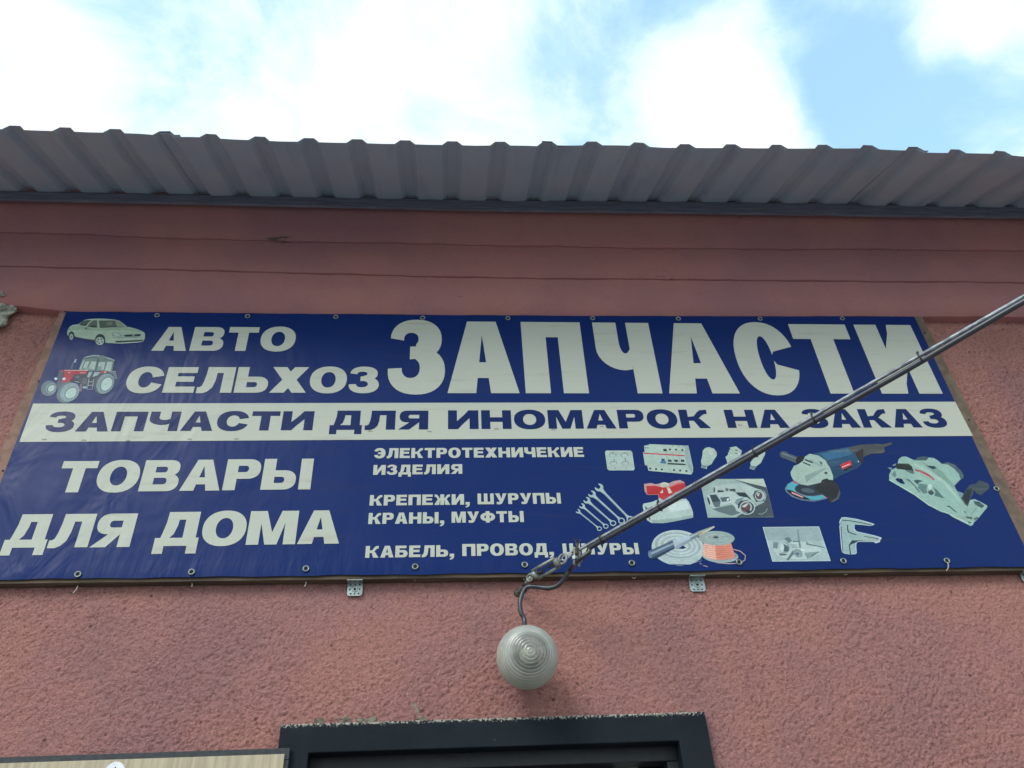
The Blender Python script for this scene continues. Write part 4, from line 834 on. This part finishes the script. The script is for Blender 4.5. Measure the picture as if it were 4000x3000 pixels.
picture('printed_white_cable_coil', 2500, 2040, 2.9105, [
 ('#a9b6b5', ell(432, 292, 300, 202, 48, .1)), *[(c, ell(430 + d, 262 + d * .3, 262 - 30 * i, 146 - 17 * i, 36, .1)) for i, (c, d) in enumerate(zip(('#8d9b9f', '#aab7b6', '#95a3a6', '#abb8b7', '#90a0a2', '#abb8b7'), (0, 3, 4, 7, 8, 11)))],
 *[('#8594a0', line([(190 + 12 * i, 345 + 25 * i), (300, 395 + 22 * i), (450, 412 + 20 * i), (620, 400 + 20 * i), (700, 372 + 22 * i)], 4)) for i in range(4)], ('#1c2a55', [(432, 300), (480, 260), (527, 290), (490, 305)]), ('#a58e93', line([(680, 465), (720, 490), (770, 507)], 8)),
], 'picture of a coil of white cable')
picture('printed_cable_reel', 2500, 2040, 2.9105, [
 *[('#b59a9d', line(l, 9)) for l in ([(1060, 308), (1140, 330), (1198, 380), (1192, 430), (1150, 455)], [(760, 420), (880, 460), (1000, 472), (1090, 468)])], ('#8f9f9d', ell(912, 385, 205, 76, 32, .05)), ('#74858a', ell(912, 372, 190, 60, 32, .05)),
 ('#c77c6b', [(722, 240), (1035, 236), (1060, 320), (1087, 392), (1040, 418), (880, 432), (760, 405), (722, 380)]), ('#dba796', [(722, 240), (850, 255), (872, 425), (760, 405), (722, 380)]), *[('#a3604f', line([(735, 262 + 24 * i), (860, 282 + 24 * i), (1040, 272 + 22 * i)], 4)) for i in range(6)],
 ('#8a9a98', ell(870, 182, 205, 82, 36, .03)), ('#9aaaa6', ell(865, 178, 120, 42, 26, .03)), ('#8a9a98', ell(865, 178, 108, 36, 26, .03)), ('#33424a', ell(862, 172, 31, 13, 14)), *[('#6f807e', line(l, 4)) for l in ([(930, 160), (1040, 165)], [(840, 240), (875, 215), (930, 235)], [(720, 140), (800, 160)])],
], 'picture of a reel of orange wire', .0005)
picture('printed_stripped_cable', 2500, 2040, 2.9105, [
 ('#4b5c70', [(95, 330), (370, 205), (402, 292), (190, 410), (130, 415), (93, 380)]), ('#8394a2', [(112, 350), (380, 232), (388, 252), (120, 375)]), ('#2e3c4e', [(130, 402), (396, 280), (402, 292), (190, 410), (135, 415)]), ('#65768a', ell(112, 370, 20, 40, 14, -.2)),
 ('#a3afba', [(370, 210), (400, 195), (560, 148), (582, 200), (435, 302), (395, 292)]), ('#8593a4', [(390, 278), (575, 185), (582, 202), (435, 302)]), ('#6d7c86', [(558, 150), (650, 110), (682, 155), (580, 202)]), ('#a5b2b4', [(565, 160), (655, 122), (660, 134), (570, 175)]),
 ('#9a9f95', [(650, 110), (760, 70), (840, 43), (850, 58), (800, 90), (682, 155)]), ('#b5573f', line([(660, 140), (700, 126), (745, 116)], 9)), ('#6c8a5c', line([(652, 118), (720, 92), (800, 62)], 5)), ('#c7cbc4', line([(670, 150), (760, 100), (846, 52)], 5)),
], 'picture of a stripped grey cable end', .0010)
picture('printed_screws', 2500, 2040, 2.9105, [
 ('#b3c1c2', [(1395, 55), (2035, 48), (2168, 440), (1505, 447)]), ('#8c9d9f', [(1402, 61), (2030, 54), (2085, 210), (1450, 210)]), ('#99aaa9', [(1450, 210), (2085, 210), (2158, 434), (1510, 441)]), ('#a9b8b5', ell(1790, 320, 270, 100, 30)),
 ('#7f8f92', ell(1640, 288, 66, 66, 24)), ('#a4b2b1', ell(1625, 285, 50, 56, 22)), ('#4c5c62', [(1625, 240), (1690, 280), (1690, 330), (1635, 335)]), ('#b5c1bf', ell(1617, 285, 22, 40, 16)), ('#5f6f74', [(1640, 185), (1690, 165), (1730, 210), (1690, 240)]), ('#6e7d82', [(1515, 222), (1575, 226), (1562, 302), (1510, 290)]),
 ('#6f7f82', [(1785, 80), (1800, 80), (1832, 290), (1808, 290)]), ('#58676c', [(1735, 212), (1812, 212), (1812, 224), (1735, 226)]), ('#66767a', [(1890, 208), (1912, 240), (2102, 284), (2096, 293), (1890, 255)]), ('#7d8d90', [(1730, 330), (1780, 300), (1840, 320), (1850, 390), (1790, 405), (1750, 370)]), ('#55646a', [(1760, 350), (1810, 345), (1800, 385)]),
 ('#7b8b8d', [(1870, 345), (1960, 340), (2048, 330), (1950, 400), (1900, 416)]), ('#4d5c60', line([(1945, 385), (2040, 338)], 7)), ('#5f6f72', [(1660, 432), (1735, 322), (1752, 360), (1690, 432)]), ('#515f63', [(1580, 352), (1680, 362), (1650, 378), (1590, 378)]), ('#8d9b9c', [(1700, 240), (1770, 250), (1800, 290), (1730, 300)]), ('#c3cdcb', ell(1850, 318, 22, 10, 10)),
], 'picture of nuts and screws')
K1 = '#2a3c46'
picture('printed_tap', 3250, 2000, 8.732, [
 ('#a9b6c0', [(245, 350), (280, 250), (340, 178), (480, 178), (850, 235), (1200, 330), (1430, 400), (1450, 430), (1320, 478), (1050, 445), (770, 425), (770, 560), (800, 620), (860, 665), (1200, 740), (1500, 810), (1680, 870), (1700, 900), (1640, 965), (1650, 1010), (1560, 1055), (1480, 1065), (1420, 1020), (900, 1020), (850, 1045), (830, 1100), (830, 1200), (845, 1400), (800, 1440), (600, 1448), (420, 1420), (340, 1370), (310, 1200), (250, 480), (270, 430)]),
 ('#8ea3a2', [(330, 290), (600, 300), (1340, 450), (1310, 465), (1050, 430), (735, 405), (735, 600), (820, 690), (1200, 765), (1600, 885), (1540, 985), (1400, 1005), (900, 990), (800, 1060), (795, 1400), (600, 1430), (400, 1400), (345, 1200), (300, 500), (280, 422)]), ('#90a5a4', [(340, 200), (500, 200), (850, 260), (1380, 420), (1340, 432), (330, 272)]),
 *[(K1, l) for l in ([(320, 262), (600, 283), (1000, 353), (1362, 430), (1330, 474), (1318, 447), (1000, 379), (600, 309), (330, 289)], [(512, 435), (547, 435), (557, 600), (582, 668), (720, 728), (860, 778), (820, 794), (700, 757), (543, 692), (516, 600)], [(290, 490), (318, 490), (345, 900), (384, 1380), (364, 1380), (320, 900)],
  [(690, 968), (900, 968), (1350, 998), (900, 998), (745, 1070), (622, 1120), (614, 1200), (652, 1442), (608, 1442), (576, 1120), (650, 1010)], [(1100, 818), (1592, 903), (1545, 972), (1538, 918), (1100, 838)], [(325, 300), (335, 300), (300, 420), (275, 430)])], ('#5d7078', line([(725, 440), (722, 580)], 14)), ('#5d7078', line([(760, 1080), (800, 1420)], 8)),
], 'picture of a mixer tap')
# ---- grommets, ties, staples, brackets -----------------
def ring_mesh(c, r_out, r_in, tilt=0):
    b = MB(); b.lathe([(r_in * .9, -.001), (r_in, .0012), ((r_in + r_out) / 2, .0030), (r_out * .95, .0018), (r_out, -.0005)], c, (0, -1, 0), 20); return b
gpx = [(304, 2243), (748, 2234), (1195, 2221), (1622, 2213), (2050, 2206), (2468, 2199), (2887, 2196), (3295, 2191), (3699, 2190)]
tpx = [(614, 1231), (967, 1235), (1312, 1238), (1651, 1241), (1984, 1243), (2315, 1243), (2650, 1245), (2969, 1245), (3290, 1244), (3893, 1909)]
g_obj = None
for i, (px, py) in enumerate(gpx + tpx):
    yb = YBN - (.0045 if i < 9 else .0012); c = P(px, py, yb)
    if g_obj is None:
        g_obj = empty('grommet', c); place(g_obj, sign); gr = ring_mesh(c, .0125, .0068).obj('ring', m_brass, g_obj, True)
        hd = MB().lathe([(.0001, .0006), (.0068, .0004)], c, (0, -1, 0), 16).obj('eyelet_shade_disc', m_hole_shade, g_obj)  # dark disc painted as the shade in the eyelet, no real opening
    else:
        g2 = g_obj.copy(); C.objects.link(g2); g2.parent = sign; g2.matrix_parent_inverse = g_obj.matrix_parent_inverse.copy(); g2.location = c
        for ch in (gr, hd):
            d = ch.copy(); C.objects.link(d); d.parent = g2; d.matrix_parent_inverse = ch.matrix_parent_inverse.copy()
for (pts) in ([(303, 2288), (300, 2300), (292, 2310), (284, 2318)], [(750, 2279), (751, 2286), (748, 2292)], [(1197, 2272), (1194, 2282), (1190, 2292)], [(1621, 2259), (1621, 2269)], [(2047, 2253), (2045, 2260), (2050, 2266)],
              [(2468, 2248), (2472, 2258), (2480, 2258), (2483, 2250)], [(2889, 2242), (2888, 2250), (2880, 2252)], [(3314, 2226), (3312, 2238), (3304, 2245), (3296, 2242)], [(3700, 2197), (3705, 2208), (3702, 2222), (3696, 2230)]):
    q = smooth_path([P(px, py, (-.030 if py < 2240 and px < 3650 else -.026) if px < 3650 else -.055) for px, py in pts], 5)
    MB().tube(q, .0021, 6).obj('cable_tie', m_tie, sign, True)
for (px, py) in [(174, 1716), (328, 1719), (500, 1721), (741, 1715), (924, 1714), (1447, 1684), (1678, 1685), (1939, 1675), (2162, 1678), (2350, 1666), (2891, 1660)]:
    c = P(px, py, YL2 - .0003); w = .0075; b = MB(); a = rnd.uniform(-.15, .15)
    b.tube([c + Vector((-w, .001, -.002 + a * w)), c + Vector((-w, -.0012, -a * w)), c + Vector((w, -.0012, a * w)), c + Vector((w, .001, -.002))], .0007, 5); b.obj('staple', m_rust, sign)
def plate(quad_px, holes, y, name, parent, flip=None):
    pass
def bracket(xl, xr, ztop, zbot, yrail, bolt):
    """perforated angle: a leg flat on the wall and a leg under the bottom rail"""
    br = empty('angle_bracket', ((xl + xr) / 2, 0, ztop)); place(br, sign); w = xr - xl; h = ztop - zbot
    yw = -.010
    def holed(nm, w, h, holes, f):
        sh = [(1, [(0.006, 0), (w - .006, 0), (w, .006), (w, h), (0, h), (0, .006)])] + [(None, ell(x * w, y * h, r, r, 12)) for x, y, r in holes]
        vo, T, _ = paint(sh); V = [f(v[0], v[1]) for v in vo]; o = mesh_obj(nm, V, T, m_zinc, br); md = o.modifiers.new('t', 'SOLIDIFY'); md.thickness = .002; md.offset = 0
        return o
    hs = [(.2, .86, .0033), (.5, .86, .0033), (.8, .86, .0033), (.17, .5, .0033), (.82, .5, .0033), (.24, .16, .0033), (.5, .14, .0033), (.76, .16, .0033), (.5, .48, .007)]
    holed('wall_leg', w, h, hs, lambda x, z: (xl + x, yw, zbot + z))
    hs2 = [(.17, .35, .004), (.83, .35, .004), (.17, .7, .004), (.83, .7, .004), (.5, .5, .003)]
    holed('rail_leg', w, abs(yrail - yw), hs2, lambda x, z: (xl + x, yw - z, ztop))
    c = Vector(((xl + xr) / 2, yw - .001, zbot + h * .48))
    MB().lathe([(.0001, .004), (.005, .004), (.0055, .003), (.0085, .003), (.0105, .001), (.011, 0)], c, (0, -1, 0), 18).obj('bolt', m_zinc, br)
    MB().lathe([(.0001, .0052), (.0048, .0048)], c, (0, -1, 0), 10).obj('bolt_shade_disc', m_hole_shade, br)  # dark disc standing in for the shade in the bolt head
    MB().box(xl + .004, xr - .004, yw + .002, .002, zbot + .004, ztop - .002).obj('gap_shade_block', m_hole_shade, br)  # near-black block added behind the leg as the shade seen through its holes
zr = lambda x: np.interp(x, [bBL[0], bBR[0]], [zb_l - .0145, zb_r - .0145])
for (pl, pr_, pb) in [((1357, 2300), (1416, 2300), 2328), ((2694, 2290), (2754, 2290), 2311), ((3986, 2250), (4046, 2250), 2274)]:
    xl, xr = P(*pl, -.01).x, P(*pr_, -.01).x; bracket(xl, xr, float(zr((xl + xr) / 2)), P(pl[0], pb, -.01).z, YBN + .006, None)

# ------------------------------------------------------------------ globe lamp on the wall
LC = P(2059, 2567, -.150); LR = .1005
lamp = empty('globe_lamp', (LC.x, 0, LC.z)); tag(lamp, 'unlit ribbed glass globe lamp on the pink wall under the banner', 'lamp')
ax = Vector((0.02, -1, -.15)).normalized()
def glass_mat():
    m, nt, b = new_mat('dusty_ribbed_glass')
    for n in list(nt.nodes):
        if n.type != 'OUTPUT_MATERIAL': nt.nodes.remove(n)
    out = [n for n in nt.nodes if n.type == 'OUTPUT_MATERIAL'][0]
    tcn = nd(nt, 'ShaderNodeNewGeometry'); p = tcn.outputs['Position']
    vm = nd(nt, 'ShaderNodeVectorMath', operation='SUBTRACT'); nt.links.new(p, vm.inputs[0]); vm.inputs[1].default_value = LC
    dp = nd(nt, 'ShaderNodeVectorMath', operation='DOT_PRODUCT'); nt.links.new(vm.outputs[0], dp.inputs[0]); dp.inputs[1].default_value = ax
    front = mapr(nt, dp.outputs['Value'], LR * .74, LR * .93, 0, 1)
    dust = noise(nt, p, 30, 8, .7)
    dz_ = nd(nt, 'ShaderNodeSeparateXYZ'); nt.links.new(vm.outputs[0], dz_.inputs[0])
    col = mix(nt, mapr(nt, dust, .3, .7), (.78, .79, .74), (.62, .63, .56)); col = mix(nt, mapr(nt, dz_.outputs[2], .03, -.11, 0, .5), col, (.56, .54, .43))
    df_ = nd(nt, 'ShaderNodeBsdfDiffuse'); nt.links.new(col, df_.inputs[0])
    tl = nd(nt, 'ShaderNodeBsdfTranslucent'); nt.links.new(col, tl.inputs[0])
    m1 = nd(nt, 'ShaderNodeMixShader'); m1.inputs[0].default_value = .35; nt.links.new(df_.outputs[0], m1.inputs[1]); nt.links.new(tl.outputs[0], m1.inputs[2])
    tr = nd(nt, 'ShaderNodeBsdfTransparent'); tr.inputs[0].default_value = (.86, .88, .84, 1)
    m2 = nd(nt, 'ShaderNodeMixShader'); nt.links.new(mth(nt, 'ADD', mth(nt, 'MULTIPLY', front, .52), .14), m2.inputs[0]); nt.links.new(m1.outputs[0], m2.inputs[1]); nt.links.new(tr.outputs[0], m2.inputs[2])
    gl = nd(nt, 'ShaderNodeBsdfGlossy'); gl.inputs['Roughness'].default_value = .22
    fr_ = nd(nt, 'ShaderNodeFresnel'); fr_.inputs[0].default_value = 1.5
    m3 = nd(nt, 'ShaderNodeMixShader'); nt.links.new(mth(nt, 'ADD', fr_.outputs[0], .05), m3.inputs[0]); nt.links.new(m2.outputs[0], m3.inputs[1]); nt.links.new(gl.outputs[0], m3.inputs[2])
    nt.links.new(m3.outputs[0], out.inputs[0]); return m
prof = []
for i in range(481):
    a = math.pi * .87 * (1 - i / 480)        # from the neck by the wall to the tip
    r = LR * math.sin(a); h = LR * 1.03 * math.cos(a)
    rib = 0
    if a < 1.75:
        rib = (.0020 if a < .75 else .0012) * abs(math.sin(a * 27)) ** .7 * min(1, (1.75 - a) * 5)
    prof.append((max(r + rib * math.sin(a), .0002), h + rib * math.cos(a)))
MB().lathe(prof, LC, ax, 72).obj('glass_globe', glass_mat(), lamp, True)
m_bulb = plain('white_bulb_glass', (.66, .62, .50), .35, 0, .1, 20)
MB().lathe([(.012, -.05), (.014, -.03), (.020, -.005), (.026, .015), (.028, .030), (.025, .044), (.017, .054), (.008, .058), (.0002, .059)], LC, ax, 32).obj('bulb', m_bulb, lamp, True)
MB().lathe([(.020, -.12), (.022, -.05), (.018, -.048), (.0002, -.046)], LC, ax, 24).obj('socket', plain('brown_socket', (.2, .12, .05), .5), lamp, True)
MB().lathe([(.062, -.155), (.064, -.14), (.060, -.105), (.055, -.092), (.0002, -.090)], LC, ax, 36).obj('base', plain('dark_lamp_base', (.05, .05, .05), .5), lamp, True)

# ------------------------------------------------------------------ wall hook, turnbuckle, steel rope, cable
A0 = P(2068, 2258, -.10); B0 = P(4000, 1158, -1.3); LD = B0 - A0
def on_line(px):
    lo, hi = -.1, 1.6
    for _ in range(50):
        mid = (lo + hi) / 2; x = proj(A0 + LD * mid)[0]
        if x < px: lo = mid
        else: hi = mid
    return A0 + LD * lo
LN = LD.normalized(); SIDE = LN.cross(Vector((0, 0, 1))).normalized(); DN = LN.cross(SIDE).normalized()
if DN.z > 0: DN = -DN
hook = empty('wall_hook', P(2024, 2316, 0)); tag(hook, 'rusty eye bolt in the wall holding the turnbuckle above the globe lamp', 'hook')
hp = P(2024, 2316, -.003); he = on_line(2074)
MB().tube([hp, hp.lerp(he, .5), he], .0062, 10).obj('shank', m_steel, hook, True)
MB().lathe([(.0001, .006), (.012, .006), (.015, .003), (.016, -.003)], hp, (0, -1, 0), 20).obj('washer', m_rust, hook, True)
cc = on_line(2070); cy = []
for i in range(17):
    a = 2 * math.pi * i / 16; cy.append(cc + LN * .013 * math.cos(a) + DN * .013 * math.sin(a))
MB().tube(cy[:-1], .0042, 8, closed=True).obj('eye', m_steel, hook, True)
tb = empty('turnbuckle', on_line(2130)); tag(tb, 'galvanised turnbuckle between the wall hook and the rope clamp', 'turnbuckle')
t0, t1 = on_line(2090), on_line(2176)
V1 = LN.cross(FW).normalized()
for sgn, nm in ((-1, 0), (1, 0)):
    o_ = V1 * .0165 * sgn; MB().tube([t0 + o_, t0.lerp(t1, .5) + o_ * 1.06, t1 + o_], .0060, 8).obj('side_rod', m_steel, tb, True)
MB().tube([t0 - LN * .012, t0.lerp(t1, .42)], .0046, 8).obj('threaded_rod', m_rust, tb, True)
MB().tube([t0.lerp(t1, .6), t1 + LN * .016], .0046, 8).obj('threaded_rod', m_rust, tb, True)
for c in (t0, t1): MB().tube([c - LN * .010, c - LN * .006, c + LN * .006, c + LN * .010], [.011, .0165, .0165, .011], 10).obj('end_collar', m_steel, tb, True)
hkc = on_line(2198); hk = [t1 + LN * .010, t1 + LN * .018]
for i in range(13):
    a = math.pi + i * 1.7 * math.pi / 12; hk.append(hkc + LN * .017 * math.cos(a) - DN * .017 * math.sin(a) * -1)
MB().tube(smooth_path(hk, 4), .0045, 8).obj('hook', m_steel, tb, True)

def twist(path_pts, R, rs, nst, pitch, name, mat, parent=None, seg=9, n=5):
    """nst helical strands wound round a path"""
    b = MB(); pts = path_pts; L = 0; acc = [0]
    for i in range(1, len(pts)): L += (pts[i] - pts[i - 1]).length; acc.append(L)
    N = int(L / pitch * seg) + 2
    def at(s):
        i = min(max(np.searchsorted(acc, s) - 1, 0), len(pts) - 2); t = (s - acc[i]) / max(1e-9, acc[i + 1] - acc[i]); return pts[i].lerp(pts[i + 1], t), (pts[i + 1] - pts[i]).normalized()
    for k in range(nst):
        q = []
        for j in range(N):
            s = L * j / (N - 1); p, t = at(s); u = t.cross(Vector((0, 0, 1))).normalized(); w = t.cross(u); a = 2 * math.pi * (s / pitch + k / nst); q.append(p + (u * math.cos(a) + w * math.sin(a)) * R)
        b.tube(q, rs, n)
    return b.obj(name, mat, parent, True)
rope_end = A0 + LD * 1.75
rp = [on_line(2218), on_line(2252)] + [A0 + LD * t for t in (.16, .3, .5, .75, 1.0, 1.3)] + [rope_end]
rp = sorted(rp, key=lambda p: (p - A0).length)
rope = twist(rp, .0036, .0027, 6, .034, 'steel_rope', m_rope, None, 10, 5)
tag(rope, 'twisted steel rope stretched from the turnbuckle past the banner to upper right', 'rope')
# rope clamp with its bolt and the frayed tail of the rope
cl = empty('rope_clamp', on_line(2250)); tag(cl, 'steel rope clamp at the lower end of the steel rope', 'clamp')
kc = on_line(2250)
MB().box(-.014, .014, -.012, .012, -.010, .010).obj('saddle', m_steel, cl, bevel=.003)
sad = [o for o in cl.children][0]; sad.matrix_parent_inverse = Matrix.Identity(4); sad.rotation_euler = (.2, .45, .1)
def clampbolt(dx, dyy, nm):
    top = P(2250 + dx, 2150 + dyy, kc.y - .01); bot = P(2247 + dx, 2206 + dyy, kc.y - .01); MB().tube([top, bot], .0048, 8).obj('u_bolt_leg', m_steel, cl, True)
    n_ = P(2249 + dx, 2180 + dyy, kc.y - .01); MB().tube([n_ + Vector((0, 0, .006)), n_ - Vector((0, 0, .006))], .0105, 6).obj('nut', m_zinc, cl)
clampbolt(-4, 0, 0); clampbolt(15, 6, 0)
tail = [P(2250, 2166, kc.y - .015), P(2253, 2150, kc.y - .017), P(2255, 2132, kc.y - .018), P(2257, 2120, kc.y - .018)]
tw = twist(smooth_path(tail, 3), .003, .0022, 5, .03, 'frayed_tail', m_rust, rope, 8, 5)
fr_b = MB(); tp = P(2257, 2122, kc.y - .018)
for i in range(12):
    d = P(2256 + rnd.uniform(-15, 15), 2113 + rnd.uniform(-5, 6), kc.y - .018 + rnd.uniform(-.012, .012)); fr_b.tube([tp, tp.lerp(d, .6) + Vector((0, 0, .003)), d], .0012, 5)
fr_b.obj('frayed_wire_ends', m_rust, rope)
lp = [on_line(2215), on_line(2206) - DN * .010, on_line(2196), on_line(2206) + DN * .009, on_line(2232) + DN * .004]
MB().tube(smooth_path([on_line(2245) - DN * .006] + lp, 6), .0034, 7).obj('end_loop', m_rope, rope, True)

# black cable: out of the lamp, tied to the hook, looping up to the rope and running along it
ctop = LC + Vector((-.004, .06, LR * .90))
cp = [LC + Vector((0, .10, .05)), ctop, P(2049, 2425, -.075), P(2036, 2395, -.075), P(2031, 2362, -.075), P(2037, 2328, -.075), P(2051, 2300, -.078), P(2070, 2291, -.085), P(2105, 2293, -.095), P(2145, 2297, -.11),
      P(2180, 2285, -.125), P(2207, 2255, -.14), P(2230, 2222, -.16), P(2256, 2190, on_line(2256).y - .01), P(2300, 2158, on_line(2300).y)]
for t in (.155, .22, .3, .4, .5, .6, .7, .8, .9, 1.0, 1.15, 1.4, 1.75):
    gap = .0142 + (.006 * math.sin((t - .5) * 6.2) ** 2 if t > .5 else .001); cp.append(A0 + LD * t + DN * gap)
cable = MB().tube(smooth_path(cp, 8), .0082, 12).obj('power_cable', m_black, None, True)
tag(cable, 'black power cable running from the globe lamp up along the steel rope', 'cable')
def tie(c, axis, r, label, tail_len=.02):
    b = MB(); axis = axis.normalized(); u = axis.cross(Vector((0, 0, 1))).normalized(); w = axis.cross(u); V = []; n = 18
    for i in range(n):
        a = 2 * math.pi * i / n; V.append(c + u * math.cos(a) * r * .75 + w * math.sin(a) * r)
    b.tube(V, .0022, 6, closed=True); h = c - w * r * (1 if w.z < 0 else -1); b.tube([h, h + Vector((.001, -.004, tail_len))], [.0042, .0026], 6)
    o = b.obj('zip_tie', m_blackp, None); tag(o, label, 'cable tie', 'black zip ties on the cable'); return o
tie(P(2047, 2300, -.078), he - hp, .014, 'black zip tie binding the cable to the wall hook', .008)
for px, lb in ((2348, 'black zip tie on the rope just right of the rope clamp'), (2574, 'black zip tie on the rope in front of the red ball valve'), (2945, 'black zip tie on the rope below the cream stripe'), (3175, 'black zip tie on the rope over the cream stripe'), (3590, 'uppermost black zip tie on the rope beside the banner edge')):
    tie(on_line(px) + DN * .0075, LN, .0175, lb, .006)
